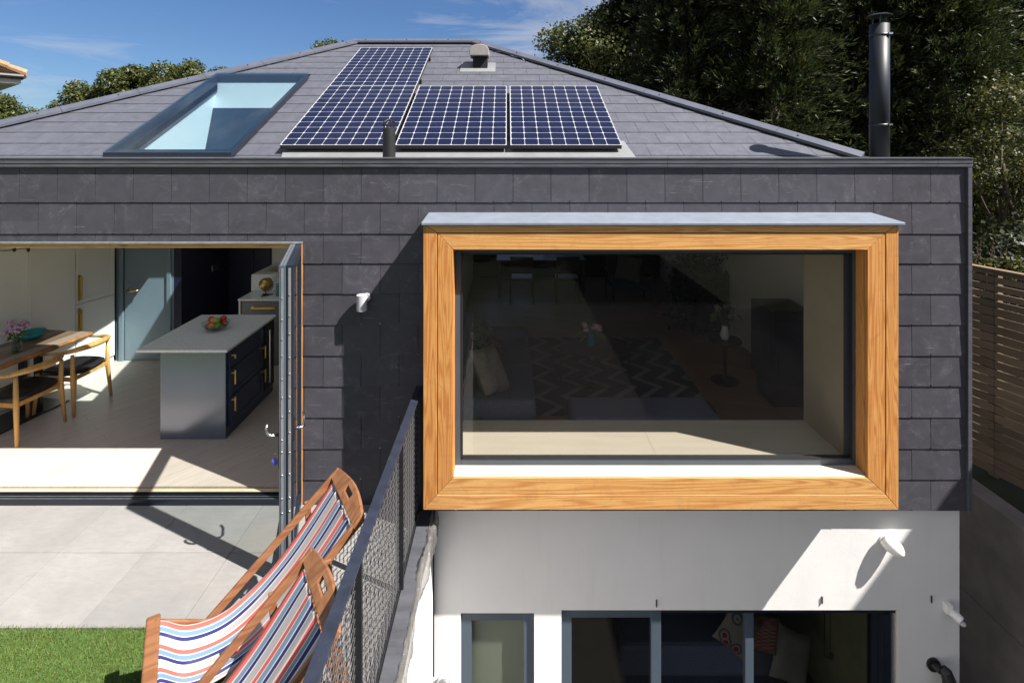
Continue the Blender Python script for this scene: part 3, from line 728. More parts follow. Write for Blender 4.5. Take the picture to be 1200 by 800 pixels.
# kitchen walls ------------------------------------------------------
def wallseg(mb, a, b, z0, z1, t=.1, side=1):
    a = Vector(a); b = Vector(b); d = (b - a).normalized(); nrm = Vector((-d.y, d.x)) * t * side
    p = [a, b, b + nrm, a + nrm]
    if side < 0: p = [a, a + nrm, b + nrm, b]
    mb.hexa([(q.x, q.y, z0) for q in p] + [(q.x, q.y, z1) for q in p])
cd = Vector((.190, .982)).normalized()
P0 = Vector((-5.35, 7.20)); P1 = P0 - cd * 1.08; P2 = P0 - cd * 2.55
m = MB(); P2 = P0 - cd * 1.42; wallseg(m, P2, P1, FL, zc_, .12, 1); m.box(XL + .3, P1.x - .1, 7.02, 7.1, FL, zc_)
m.build('kitchen_side_wall', mt['cream'], house)
m = MB()
for a in (4.86, 5.9, 6.94): m.box(XL + .1, XL + .15, a, a + .055, .10, 2.35)
m.box(XL + .1, XL + .15, 4.915, 6.94, .10, .16); m.box(XL + .1, XL + .15, 4.915, 6.94, 2.29, 2.35); swn = m.build('added_side_window', mt['frame'], house)  # unseen window, added to let more daylight into the kitchen
m = MB(); m.box(XL + .12, XL + .128, 4.915, 6.94, .16, 2.29); m.build('glass_pane', mt['glass'], swn)  # pane of the added side window
tc_ = empty('tall_cupboard', 'tall cream kitchen cupboards with long brass handles behind the table', 'cupboard')
pm = (P0 + P1) / 2
for (a, b, nm) in ((P1, P1 + cd * .54, 'plain'), (P1 + cd * .543, P0, 'handled')):
    m = MB(); wallseg(m, a, b, FL + .08, zc_ - .002, .55, 1) if False else None
    nrm = Vector((cd.y, -cd.x))
    def pt(s_, o_, z_, a=a): q = a + cd * s_ + nrm * o_; return (q.x, q.y, z_)
    Lw = (b - a).length
    def slab(mb, s0, s1, o0, o1, z0, z1): mb.hexa([pt(s0, o1, z0), pt(s1, o1, z0), pt(s1, o0, z0), pt(s0, o0, z0), pt(s0, o1, z1), pt(s1, o1, z1), pt(s1, o0, z1), pt(s0, o0, z1)])
    slab(m, 0, Lw, -.5, -.002, FL + .0, zc_ - .003); m.build('carcass', mt['cab'], tc_)
    if nm == 'plain':
        m = MB(); slab(m, .004, Lw - .004, 0, .02, FL + .1, zc_ - .01); m.build('door_panel', mt['cab'], tc_, bevel=.003)
    else:
        for z0, z1, hz0, hz1 in ((FL + .1, .985, .64, .92), (.991, zc_ - .01, 1.05, 1.34)):
            m = MB(); slab(m, .004, Lw - .004, 0, .02, z0, z1); slab(m, .01, .06, .02, .026, z0 + .01, z1 - .01); slab(m, Lw - .06, Lw - .01, .02, .026, z0 + .01, z1 - .01)
            slab(m, .06, Lw - .06, .02, .026, z0 + .01, z0 + .06); slab(m, .06, Lw - .06, .02, .026, z1 - .06, z1 - .01)
            dp = m.build('door_panel', mt['cab'], tc_, bevel=.002)
            m = MB(); m.tube([pt(.035, .065, hz0), pt(.035, .065, hz1)], .012, 10); m.tube([pt(.035, .02, hz0 + .03), pt(.035, .065, hz0 + .03)], .007); m.tube([pt(.035, .02, hz1 - .03), pt(.035, .065, hz1 - .03)], .007)
            slab(m, .018, .052, .026, .032, hz0 - .02, hz1 + .02)
            m.build('handle', mt['brass'], dp, smooth=False)
anchor_auto(tc_)
# frontal wall with grey-blue door, return wall and navy wall
W1 = 7.25; DX0, DX1 = hx(146, W1), hx(195, W1)
m = MB(); m.box(-5.36, DX0 - .012, W1, W1 + .1, FL, zc_); m.box(DX1 + .012, -4.565, W1, W1 + .1, FL, zc_); m.box(DX0 - .012, DX1 + .012, W1, W1 + .1, 2.2, zc_)
m.box(DX0 - .07, DX0 - .012, W1 - .02, W1, FL, 2.26); m.box(DX1 + .012, DX1 + .07, W1 - .02, W1, FL, 2.26)
m.build('door_wall', mt['door_blue'], house, bevel=.003)
m = MB(); m.box(DX0, DX1, W1 + .005, W1 + .05, FL + .006, 2.19); kd = m.build('kitchen_door', mt['door_blue'], house)
m = MB(); hxx, hzz = hx(152, W1), hz(340, W1)
m.lathe([(.026, -.012), (.026, .0)], (hxx, W1 + .004, hzz), 16, 1); m.tube([(hxx, W1, hzz), (hxx, W1 - .05, hzz), (hxx + .02, W1 - .055, hzz), (hxx + .15, W1 - .055, hzz + .008)], .011, 8)
m.blob((hx(146, W1), W1 - .005, hzz), .008)
m.build('lever_handle', mt['brass'], kd, smooth=True)
m = MB(); m.box(-4.563, -4.46, W1 + .0, 8.5, FL, zc_)
W2 = 8.5; nx = [hx(p, W2) for p in (261, 298, 318)]
m.box(-4.46, nx[2], W2, W2 + .1, FL, zc_); m.build('navy_wall', mt['navy'], house)
m = MB(); m.box(nx[0] + .03, nx[1] - .006, W2 - .02, W2, FL + .01, 2.3); nd_ = m.build('navy_door', mt['navy'], house, bevel=.003)
m = MB(); a, b = hx(267, W2), hz(314, W2); m.lathe([(.024, -.012), (.024, 0)], (a, W2 - .02, b), 14, 1); m.tube([(a, W2 - .03, b), (a, W2 - .07, b), (a + .13, W2 - .07, b + .012)], .010); m.lathe([(.022, -.01), (.022, 0)], (a, W2 - .02, b - .06), 14, 1)
m.build('lever_handle', mt['steel'], nd_)
m = MB(); m.box(nx[1] + .006, nx[2] - .01, W2 - .02, W2, FL + .01, 2.3); m.build('navy_panel', mt['navy'], house, bevel=.003)
# switch plate on the return wall
sy = -4.46 * F / (hx(252, 1) * F) if False else 4.46 / abs(hx(252, 1)); zz = ZE - (313 - CY) * sy / F
m = MB(); m.box(-4.46, -4.452, sy - .09, sy + .09, zz - .045, zz + .045); sw = m.build('light_switch', mt['steel'], None, bevel=.002); tag(sw, 'steel switch plate on the navy wall left of the lever handle', 'light switch')
for k in (-1, 0, 1): m = MB(); m.box(-4.452, -4.446, sy + k * .05 - .012, sy + k * .05 + .012, zz - .02, zz + .02); m.build('rocker', mt['black'], sw)
anchor_auto(sw)
# grey wall at the end and party wall
m = MB(); m.box(nx[2], -.9, W2 + .02, W2 + .12, FL, zc_); m.box(-.9, -.76, 4.7, YB - .3, FL, zc_); m.build('party_wall', mt['cream'], house)

# side kitchen unit with globe
un = empty('kitchen_unit', 'grey kitchen base unit with pale worktop and raised shelf behind island', 'cabinet')
ux0, ux1 = hx(279, 7.07), -2.3
m = MB(); m.box(ux0 + .03, ux1, 7.10, 7.62, FL, .925); m.build('carcass', mt['unit'], un)
m = MB(); m.box(ux0 + .005, ux0 + .028, 7.075, 7.62, FL, .925); m.build('end_panel', mt['quartz'], un)
m = MB(); m.box(ux0, ux1, 7.06, 7.47, .926, .952); m.build('worktop', mt['quartz'], un, bevel=.003)
m = MB(); m.box(ux0 + .045, ux1 - .4, 7.078, 7.098, .70, .915); m.box(ux0 + .045, ux1 - .4, 7.078, 7.098, .1, .695); m.box(ux0 + .10, ux1 - .46, 7.070, 7.078, .12, .68)
m.build('drawer_front', mt['unit'], un, bevel=.003)
m = MB(); hy = .835; m.tube([(hx(293, 7), 7.03, hy), (hx(319, 7), 7.03, hy)], .012, 10); m.box(hx(293, 7) - .005, hx(319, 7) + .005, 7.066, 7.077, hy - .018, hy + .018); m.build('handle', mt['brass'], un)
m = MB(); m.box(hx(296, 7.47), ux1, 7.475, 7.50, .952, 1.16); m.box(hx(296, 7.47) - .02, hx(296, 7.47) - .0, 7.475, 8.30, .952, 1.16); m.build('splashback', mt['quartz'], un)
m = MB(); m.box(hx(295, 7.47), ux1, 7.46, 7.62, 1.161, 1.185); m.box(hx(295, 7.47), hx(295, 7.47) + .1, 7.62, 8.34, 1.161, 1.185); m.box(hx(295, 7.47), ux1, 8.24, 8.34, 1.16, 1.184)
m.build('raised_shelf', mt['quartz'], un, bevel=.002); anchor_auto(un)
gb = empty('globe', 'small brass globe on a stand at the end of the grey unit', 'globe')
gx, gz, gy = hx(311.5, 7.25), hz(333, 7.25), 7.25
m = MB(); m.blob((gx, gy, gz), .088, 20, 12); m.build('ball', mt['gold'], gb, smooth=True)
m = MB(); m.tube([(gx + .0, gy, gz - .10), (gx, gy, .96)], .007); m.lathe([(.055, 0), (.05, .008), (.012, .014)], (gx, gy, .953), 14)
for a in range(3): m.tube([(gx, gy, .965), (gx + .09 * math.cos(a * 2.1 + .3), gy + .09 * math.sin(a * 2.1 + .3), .957)], .006)
m.tube([(gx + .1 * math.sin(t), gy, gz - .1 * math.cos(t)) for t in [i * .35 for i in range(-1, 9)]], .005)
m.build('stand', mt['black_metal'], gb); anchor_auto(gb)
m = MB(); cxx = hx(329, 7.22)
for k in range(5): m.lathe([(.045, .0), (.062, .015), (.066, .03), (.060, .028)], (cxx, 7.22, .953 + k * .033), 20)
o = m.build('bowl_stack', mt['bluecer'], smooth=True); tag(o, 'stack of pale blue ceramic bowls beside the globe', 'bowls'); anchor_auto(o)

# island -------------------------------------------------------------
isl = empty('kitchen_island', 'navy kitchen island with pale overhanging worktop and brass handles', 'kitchen island')
IX0, IX1, IY0, IY1 = -3.465, -2.812, 5.30, 6.36
m = MB(); m.box(IX0, IX1, IY0, IY1, FL + .0, .925); body = m.build('body', mt['navy_gloss'], isl, bevel=.002)
m = MB(); m.box(IX0 + .001, IX1 - .001, IY0 - .012, IY0 - .001, FL + .001, .924); m.build('end_panel', M('reflective_end_panel', (.17, .195, .24), .27, .04, 3, metal=.75), isl, bevel=.001)
m = MB(); m.box(-3.695, -2.785, 5.268, 6.40, .926, .952); m.build('worktop', mt['quartz'], isl, bevel=.004)
m = MB(); m.box(IX1, IX1 + .016, 5.335, 6.085, .74, .915); m.box(IX1, IX1 + .016, 5.335, 6.085, .455, .733); m.box(IX1, IX1 + .016, 5.335, 6.085, .16, .448)
for z0, z1 in ((.475, .713), (.18, .428)):
    m.box(IX1 + .016, IX1 + .021, 5.345, 5.40, z0 - .012, z1 + .012); m.box(IX1 + .016, IX1 + .021, 6.02, 6.075, z0 - .012, z1 + .012)
    m.box(IX1 + .016, IX1 + .021, 5.40, 6.02, z1 - .03, z1 + .012); m.box(IX1 + .016, IX1 + .021, 5.40, 6.02, z0 - .012, z0 + .03)
m.build('drawer_front', mt['navy_gloss'], isl, bevel=.0015)
for yy_, z in ((5.37, .85), (5.37, .64), (5.37, .37), (6.04, .64), (6.04, .37)):
    ln = .02 if z > .8 else .07
    m = MB(); x = IX1 + .02; m.tube([(x, yy_, z + ln * .6), (x + .035, yy_, z + ln * .6)], .008, 8); m.tube([(x + .035, yy_, z - ln), (x + .035, yy_, z + ln)], .009, 8)
    m.build('handle', mt['brass'], isl)
m = MB(); m.box(IX1, IX1 + .02, 6.10, 6.345, .16, .915); wc = m.build('wine_cooler_door', mt['black'], isl, bevel=.002)
m = MB(); x = IX1 + .06; yy_ = 6.14; m.tube([(x, yy_, .25), (x, yy_, .86)], .012, 10); m.tube([(IX1 + .02, yy_, .28), (x, yy_, .28)], .008); m.tube([(IX1 + .02, yy_, .83), (x, yy_, .83)], .008); m.build('handle', mt['steel'], wc)
anchor_auto(isl)
# fruit bowl
fb = empty('fruit_bowl', 'glass bowl of red and green fruit on the island worktop', 'fruit bowl')
fy = 5.87; fx = hx(253, fy)
m = MB(); prof = [(.05, 0), (.10, .012), (.135, .05), (.145, .085), (.141, .085), (.13, .05), (.095, .016), (.03, .01)]
m.lathe(prof, (fx, fy, .953), 24); m.build('bowl', mt['vase_glass'], fb, smooth=True)
random.seed(21)
spots = [(-.06, -.04, .05, 'r'), (.05, -.05, .055, 'g'), (0, .06, .05, 'o'), (-.07, .05, .06, 'g'), (.08, .03, .06, 'r'), (0, -.08, .06, 'o'), (-.02, .0, .10, 'o'), (.055, .05, .105, 'r'), (-.06, .02, .105, 'r'), (.03, -.04, .11, 'g')]
for dx_, dy_, dz_, t in spots:
    m = MB(); m.blob((0, 0, 0), (.038, .038, .034), 12, 8)
    o = m.build('fruit', mt[{'r': 'fruit_red', 'g': 'fruit_green', 'o': 'fruit_or'}[t]], None, smooth=True); o.location = (fx + dx_, fy + dy_, .953 + dz_)
    nm = {'r': 'red', 'g': 'green', 'o': 'orange'}[t]; tag(o, nm + ' fruit in the glass bowl on the island', 'fruit', nm + ' fruit in the glass bowl')
anchor_auto(fb)

# dining table -------------------------------------------------------
tb = empty('dining_table', 'reclaimed plank dining table with live edge and black metal legs', 'dining table')
TA = Vector((-4.90, 6.23)); td = Vector((-.143, -.99)).normalized(); tn = Vector((-td.y, td.x)) * -1
if tn.x > 0: tn = -tn
def tp(s_, o_, z): q = TA + td * s_ + tn * o_; return (q.x, q.y, z)
for k in range(5):
    o0 = .02 + k * .118; 
    m = MB(); q = [tp(1.9, o0, 0), tp(1.9, o0 + .115, 0), tp(0, o0 + .115, 0), tp(0, o0, 0)]
m = MB(); TZ = .80
for k in range(5):
    o0 = .025 + k * .118; e = random.uniform(-.01, .01)
    q = [tp(1.9, o0 + .116, 0), tp(1.9, o0, 0), tp(-.0 + e, o0, 0), tp(-.0 + e, o0 + .116, 0)]
    m.hexa([(a, b, TZ - .045) for a, b, _ in q] + [(a, b, TZ) for a, b, _ in q])
m.build('tabletop', mt['tabletop'], tb, bevel=.002)
m = MB(); pts = [tp(s_, .012 + .006 * math.sin(s_ * 9), TZ - .026) for s_ in np.linspace(-.02, 1.9, 26)]
m.tube(pts, [.026 + .004 * math.sin(i * 2.3) for i in range(26)], 8); m.build('live_edge', mt['tableedge'], tb)
for s_ in (.42, 1.55):
    m = MB(); q = tp(s_, .22, 0); q2 = tp(s_, .42, 0)
    for qq in (q, q2): m.box(qq[0] - .035, qq[0] + .035, qq[1] - .02, qq[1] + .02, FL + .01, TZ - .046)
    m.build('leg', mt['black_metal'], tb)
m = MB(); a, b, c_, d_ = tp(1.8, .12, 0), tp(.15, .12, 0), tp(.15, .52, 0), tp(1.8, .52, 0)
m.hexa([(p[0], p[1], FL + .001) for p in (a, b, c_, d_)] + [(p[0], p[1], FL + .012) for p in (a, b, c_, d_)]); m.build('foot_plate', mt['black_metal'], tb)
anchor_auto(tb)
# vase and bowl
vs = empty('flower_vase', 'glass vase of pink flowers on the dining table', 'vase')
vx, vy = hx(19, 5.62), 5.62
m = MB(); m.lathe([(.035, 0), (.045, .02), (.045, .12), (.04, .15), (.036, .15), (.04, .02)], (vx, vy, TZ), 16); m.build('jar', mt['vase_glass'], vs, smooth=True)
random.seed(8); st = MB(); fl = MB()
for k in range(9):
    a = random.uniform(0, 6.28); r_ = random.uniform(.02, .10); top = Vector((vx + .01 + r_ * math.cos(a), vy + r_ * math.sin(a), TZ + random.uniform(.24, .33)))
    st.tube([(vx, vy, TZ + .02), (vx + .3 * (top.x - vx), vy, TZ + .14), top], .004, 5)
    for j in range(14):
        d = Vector([random.gauss(0, 1) for _ in range(3)]).normalized() * .03; fl.blob(top + d, (.014, .014, .012), 6, 4)
for k in range(16):
    a = random.uniform(0, 6.28); c0 = Vector((vx + .04 * math.cos(a), vy + .04 * math.sin(a), TZ + random.uniform(.12, .22))); d = Vector((math.cos(a) * .05, math.sin(a) * .05, random.uniform(-.02, .05)))
    st.face([c0, c0 + d * .5 + Vector((0, .015, .01)), c0 + d, c0 + d * .5 - Vector((0, .015, .01))])
st.build('stems', mt['leaf_in'], vs); fl.build('blossom', mt['pink'], vs, smooth=True); anchor_auto(vs)
m = MB(); bxx, byy = hx(37, 6.0), 6.0; m.lathe([(.05, 0), (.10, .03), (.13, .085), (.12, .08), (.09, .035), (.03, .02)], (bxx, byy, TZ), 22)
o = m.build('teal_bowl', mt['teal'], smooth=True); tag(o, 'shiny teal bowl behind the flower vase on the table', 'bowl'); anchor_auto(o)
# pendant
pd = empty('pendant_light', 'thin black metal frame pendant hanging over the dining table', 'pendant light')
m = MB(); py_ = 5.6; pz = hz(291, py_); x0, x1 = hx(-60, py_), hx(36, py_)
for a, b in (((x0, py_ - .1), (x1, py_ + .12)), ((x0, py_ - .22), (x1 - .12, py_ - .12)), ((x1, py_ + .12), (x1 - .12, py_ - .12))): m.tube([(*a, pz), (*b, pz)], .005, 6)
m.build('frame', mt['black_metal'], pd)
m = MB()
for a in (.3, .6): m.tube([(x0 + (x1 - x0) * a, py_, pz), (x0 + (x1 - x0) * a, py_, zc_)], .004, 6)
m.build('hanging_rod', mt['black_metal'], pd)
for a in (.55, .8, .97): m = MB(); m.lathe([(.012, -.035), (.016, 0), (.010, .01)], (x0 + (x1 - x0) * a, py_, pz - .0), 10); m.build('lamp_holder', mt['black_metal'], pd)
anchor_auto(pd)

# elbow chairs ---------------------------------------------------------
def elbow_chair():
    t = empty('elbow_chair', '', 'chair', 'oak elbow chairs at the dining table')
    for x, y, h_, spl in ((.20, -.22, .66, 1), (.20, .22, .66, 1), (-.20, -.225, .45, 0), (-.20, .225, .45, 0)):
        m = MB(); fx_ = .03 if x > 0 else -.03
        m.tube([(x + fx_, y * 1.12, 0), (x, y * 1.04, .40), (x + .0, y * 1.06, h_)], [.016, .025, .018], 10); m.build('leg', mt['oak'], t, smooth=True)
    m = MB(); pts = []
    for k in range(17):
        a = math.pi * (k / 16 - .5); pts.append((.02 + .28 * math.cos(a) - (.13 if k in (0, 16) else .05 if k in (1, 15) else 0), .285 * math.sin(a) * (1.0 if 1 < k < 15 else 1.02), .675 + .045 * math.cos(a)))
    m.tube(pts, [.014, .02] + [.027 + .016 * math.sin(math.pi * k / 12) for k in range(13)] + [.02, .014], 10, flat=.75); m.build('backrest', mt['oak'], t, smooth=True)
    m = MB(); n_ = 24
    ring = []
    for k in range(n_):
        a = 2 * math.pi * k / n_; cxn = abs(math.cos(a)) ** .55 * (1 if math.cos(a) > 0 else -1); syn = abs(math.sin(a)) ** .55 * (1 if math.sin(a) > 0 else -1)
        ring.append((cxn, syn))
    base = len(m.v)
    for sc_, z in ((.93, .415), (1.0, .425), (1.0, .445), (.93, .457), (.5, .450), (.02, .445)):
        for a, b in ring: m.v.append((a * .225 * sc_, b * .25 * sc_, z + (.012 * abs(b) * sc_)))
    for i in range(5):
        for k in range(n_): m.f.append((base + i * n_ + k, base + i * n_ + (k + 1) % n_, base + (i + 1) * n_ + (k + 1) % n_, base + (i + 1) * n_ + k)); m.mi.append(0); m.uv.append(None)
    m.f.append(tuple(base + k for k in range(n_ - 1, -1, -1))); m.mi.append(0); m.uv.append(None)
    m.build('seat', mt['leather'], t, smooth=True)
    m = MB()
    for a, b in (((.2, -.232), (.2, .232)), ((-.2, -.232), (-.2, .232)), ((-.2, -.232), (.2, -.232)), ((-.2, .232), (.2, .232))): m.beam((*a, .395), (*b, .395), .022, .045)
    m.build('seat_frame', mt['oak'], t, bevel=.004)
    return t
ch = elbow_chair(); ch.location = (-4.965, 5.42, FL); ch.rotation_euler.z = R(-7); ch['label'] = 'oak elbow chair with dark leather seat nearest the terrace doors'
c2 = copy_tree(ch); c2.location = (-4.90, 5.99, FL); c2.rotation_euler.z = R(-4); c2['label'] = 'oak elbow chair with dark leather seat at the far table corner'

# ------------------------------------------------------------------ bifold stack
bf = MB(); hinge = Vector((-1.80, 4.40)); dd = Vector((.30, -.954)).normalized(); dn = Vector((dd.y * -1, dd.x)); LW = .86
def lp(s_, o_, z): q = hinge + dd * s_ + dn * o_; return (q.x, q.y, z)
def lbox(mb, s0, s1, o0, o1, z0, z1):
    mb.hexa([lp(s0, o0, z0), lp(s1, o0, z0), lp(s1, o1, z0), lp(s0, o1, z0), lp(s0, o0, z1), lp(s1, o0, z1), lp(s1, o1, z1), lp(s0, o1, z1)])
zb_, zt2 = .03, OZ1 - .022
bfd = empty('x', '', 'x'); bpy.data.objects.remove(bfd)
for k in range(2):
    o0 = k * .047; o1 = o0 + .043
    m = MB(); lbox(m, 0, .075, o0, o1, zb_, zt2); lbox(m, LW - .075, LW, o0, o1, zb_, zt2); lbox(m, .075, LW - .075, o0, o1, zb_, zb_ + .09); lbox(m, .075, LW - .075, o0, o1, zt2 - .075, zt2)
    leaf = m.build('bifold_door', mt['frame'] if k == 0 else mt['frame_dk'], house, bevel=.002)
    m = MB(); lbox(m, .075, LW - .075, o0 + .016, o0 + .026, zb_ + .09, zt2 - .075); m.build('glass_pane', mt['glass'], leaf)
    m = MB(); lbox(m, LW, LW + .003, o0 + .012, o1 - .014, zb_ + .02, zt2 - .02)
    if k == 0:
        lbox(m, .02, LW - .01, o0 + .008, o0 + .018, zt2, zt2 + .004); lbox(m, .02, LW - .01, o0 + .028, o0 + .036, zt2, zt2 + .004)
    m.cur = 1; random.seed(40 + k)
    for z in np.linspace(.2, 1.95, 14): m.blob(lp(LW + .004, o0 + .02, z + random.uniform(-.03, .03)), .006, 6, 4)
    m.build('edge_strip', [mt['alu'], mt['steel']], leaf)
    m = MB(); sd_ = -1 if k == 0 else 1; oo = o0 if k == 0 else o1; zh = 1.0 if k == 0 else 1.03
    lbox(m, LW - .06, LW - .025, oo - .006 if k == 0 else oo, oo if k == 0 else oo + .006, zh - .22 if k == 0 else zh - .08, zh + .09)
    m.build('handle_plate', mt['black'], leaf)
    m = MB(); pts = [lp(LW - .042, oo, zh), lp(LW - .042, oo + sd_ * .05, zh), lp(LW - .06, oo + sd_ * .062, zh), lp(LW - .13, oo + sd_ * .062, zh + .02), lp(LW - .16, oo + sd_ * .055, zh + .05)]
    if k == 0: pts = [lp(LW - .042, oo, zh), lp(LW - .042, oo - .055, zh), lp(LW - .045, oo - .075, zh + .015), lp(LW - .05, oo - .085, zh + .05), lp(LW - .06, oo - .08, zh + .075)]
    m.tube(pts, .010, 8); m.build('lever_handle', mt['steel'], leaf, smooth=True)
kr = MB(); p = lp(LW - .042, -.02, .86); kr.tube([(p[0] + .0 + .018 * math.cos(a), p[1], p[2] + .018 * math.sin(a)) for a in [i * .7 for i in range(10)]], .002, 5)
kr.cur = 1; kr.blob((p[0] - .012, p[1] - .004, p[2] - .04), (.022, .008, .026), 10, 6); kr.cur = 0; kr.box(p[0] + .002, p[0] + .008, p[1] - .002, p[1] + .001, p[2] - .07, p[2] - .015)
o = kr.build('door_keys', [mt['steel'], M('purple_tag', (.12, .10, .55), .4)]); tag(o, 'door keys with a purple tag hanging from the open bifold door lock', 'keys'); anchor_auto(o)

# ------------------------------------------------------------------ bay window
bay = MB()
bay.box(BX0 + .004, BX1 - .004, 4.075, 4.40, BZ0 + .004, BZ0 + .03); bay.box(BX0 + .004, BX0 + .03, 4.075, 4.40, BZ0 + .03, BZ1 - .03)
bay.box(BX1 - .03, BX1 - .004, 4.075, 4.40, BZ0 + .03, BZ1 - .03); bay.box(BX0 + .004, BX1 - .004, 4.075, 4.44, BZ1 - .03, BZ1 - .004)
bw = bay.build('bay_window', mt['black_metal'], house)
OXa, OXb, OZa, OZb = hx(531, 4.05), hx(1017, 4.05), hz(560, 4.05), hz(293, 4.05)
def mitred(inset0, inset1, y0, y1, lo, hi, prefix, n0):
    """ring of four mitred boards between two nested rectangles (lo outer rect, hi inner rect)"""
    ax0, ax1, az0, az1 = lo; bx0, bx1, bz0, bz1 = hi
    def brd(poly, mat, nm):
        m = MB(); b = len(m.v); m.v += [(x, y0, z) for x, z in poly] + [(x, y1, z) for x, z in poly]
        for q in ((0, 1, 2, 3), (7, 6, 5, 4), (0, 4, 5, 1), (1, 5, 6, 2), (2, 6, 7, 3), (3, 7, 4, 0)): m.f.append(tuple(b + i for i in q)); m.mi.append(0); m.uv.append(None)
        m.build(nm, mat, bw, bevel=.0025)
    e = .0012
    brd([(ax0, az0), (ax1, az0), (bx1 - e, bz0 - e), (bx0 + e, bz0 - e)], mt['larch_x'], 'surround_board')
    brd([(bx0 + e, bz1 + e), (bx1 - e, bz1 + e), (ax1, az1), (ax0, az1)], mt['larch_x'], 'surround_board')
    brd([(ax0, az0 + e * 2), (bx0 - e, bz0 + e), (bx0 - e, bz1 - e), (ax0, az1 - e * 2)], mt['larch_z'], 'surround_board')
    brd([(bx1 + e, bz0 + e), (ax1, az0 + e * 2), (ax1, az1 - e * 2), (bx1 + e, bz1 - e)], mt['larch_z'], 'surround_board')
mx0, mx1, mz0, mz1 = hx(512.5, 4.05), hx(1038, 4.05), hz(579, 4.05), hz(273, 4.05)
mitred(0, 0, 4.05, 4.085, (BX0, BX1, BZ0, BZ1), (mx0 - .002, mx1 + .002, mz0 - .002, mz1 + .002), '', 0)
mitred(0, 0, 4.053, 4.088, (mx0 + .002, mx1 - .002, mz0 + .002, mz1 - .002), (OXa, OXb, OZa, OZb), '', 4)
# reveals of the opening
for a, b in ((OXb, OXb + .025), (OXa - .025, OXa)): m = MB(); m.box(a, b, 4.09, 4.32, OZa - .02, OZb + .02); m.build('reveal_board', mt['larch_z'], bw)
m = MB(); m.box(OXa - .024, OXb + .024, 4.089, 4.32, OZb, OZb + .025); m.build('reveal_board', mt['larch_x'], bw)
m = MB(); m.hexa([(OXa + .001, 4.062, OZa - .02), (OXb - .001, 4.062, OZa - .02), (OXb - .001, 4.32, OZa - .02), (OXa + .001, 4.32, OZa - .02), (OXa + .001, 4.062, OZa + .008), (OXb - .001, 4.062, OZa + .008), (OXb - .001, 4.32, OZa + .02), (OXa + .001, 4.32, OZa + .02)])
m.build('sill', M('pale_larch_sill', (.52, .44, .34), .5, .15, 6, stretch=(.4, 4, 4)), bw, bevel=.002)
fy0, fy1 = 4.19, 4.25; fz0 = OZa + .016; fz1 = OZb; ft = .05
m = MB(); m.box(OXa, OXa + ft, fy0, fy1, fz0, fz1); m.box(OXb - .03, OXb, fy0, fy1 + .05, fz0, fz1); m.box(OXa + ft, OXb - .03, fy0, fy1, fz0, fz0 + ft); m.box(OXa + ft, OXb - .03, fy0, fy1, fz1 - ft, fz1)
m.build('window_frame', mt['frame'], bw, bevel=.003)
m = MB(); gx0, gx1, gz0, gz1 = OXa + ft, OXb - .03, fz0 + ft, fz1 - ft
for a, b, c_, d_ in ((gx0, gx0 + .012, gz0, gz1), (gx1 - .012, gx1, gz0, gz1), (gx0, gx1, gz0, gz0 + .012), (gx0, gx1, gz1 - .012, gz1)): m.box(a, b, fy0 - .004, fy0 + .02, c_, d_)
m.build('glazing_gasket', mt['black'], bw)
m = MB(); m.box(gx0, gx1, 4.214, 4.222, gz0, gz1); m.build('glass_pane', mt['glass_bay'], bw)
# interior of the bay: seat, side panels, head
sz_ = ZE - 2.493
m = MB()
for a, b in ((HX0 - .03, hx(758, 4.6)), (hx(758, 4.6) + .002, HX1 + .03)): m.box(a, b, 4.255, 4.876, sz_ - .03, sz_)
m.build('window_seat', mt['seat'], bw)
m = MB(); m.box(HX1, HX1 + .02, 4.302, 4.878, sz_, 2.14); m.box(HX0 - .02, HX0, 4.255, 4.878, sz_, 2.14); m.box(HX0 - .02, HX1 + .02, 4.255, 4.878, 2.14, 2.16); m.build('seat_lining', M('tan_lining', (.44, .38, .27), .7, .04), bw)
m = MB(); m.box(-.76, XR - .3, 4.70, 4.872, FL, sz_ - .031); m.box(-.76, HX0 - .031, 4.70, 4.874, sz_ - .03, zc_); m.box(HX1 + .031, XR - .3, 4.70, 4.874, sz_ - .03, zc_); m.box(HX0 - .021, HX1 + .021, 4.70, 4.874, 2.162, zc_)
m.build('living_room_wall', mt['cream'], house)
m = MB(); m.box(XR - .36, XR - .3, 4.9, YB - .3, FL, zc_); m.build('living_room_wall', mt['cream'], house)
# lead roof of bay
m = MB(); lx0, lx1 = BX0 - .012, BX1 + .035; lyf = 4.025
m.hexa([(lx0, lyf, BZ1 - .012), (lx1, lyf, BZ1 - .012), (lx1, 4.425, BZ1 + .018), (lx0, 4.425, BZ1 + .018), (lx0, lyf, BZ1 + .012), (lx1, lyf, BZ1 + .012), (lx1, 4.425, BZ1 + .045), (lx0, 4.425, BZ1 + .045)])
m.build('lead_roof', mt['lead'], bw, bevel=.005)

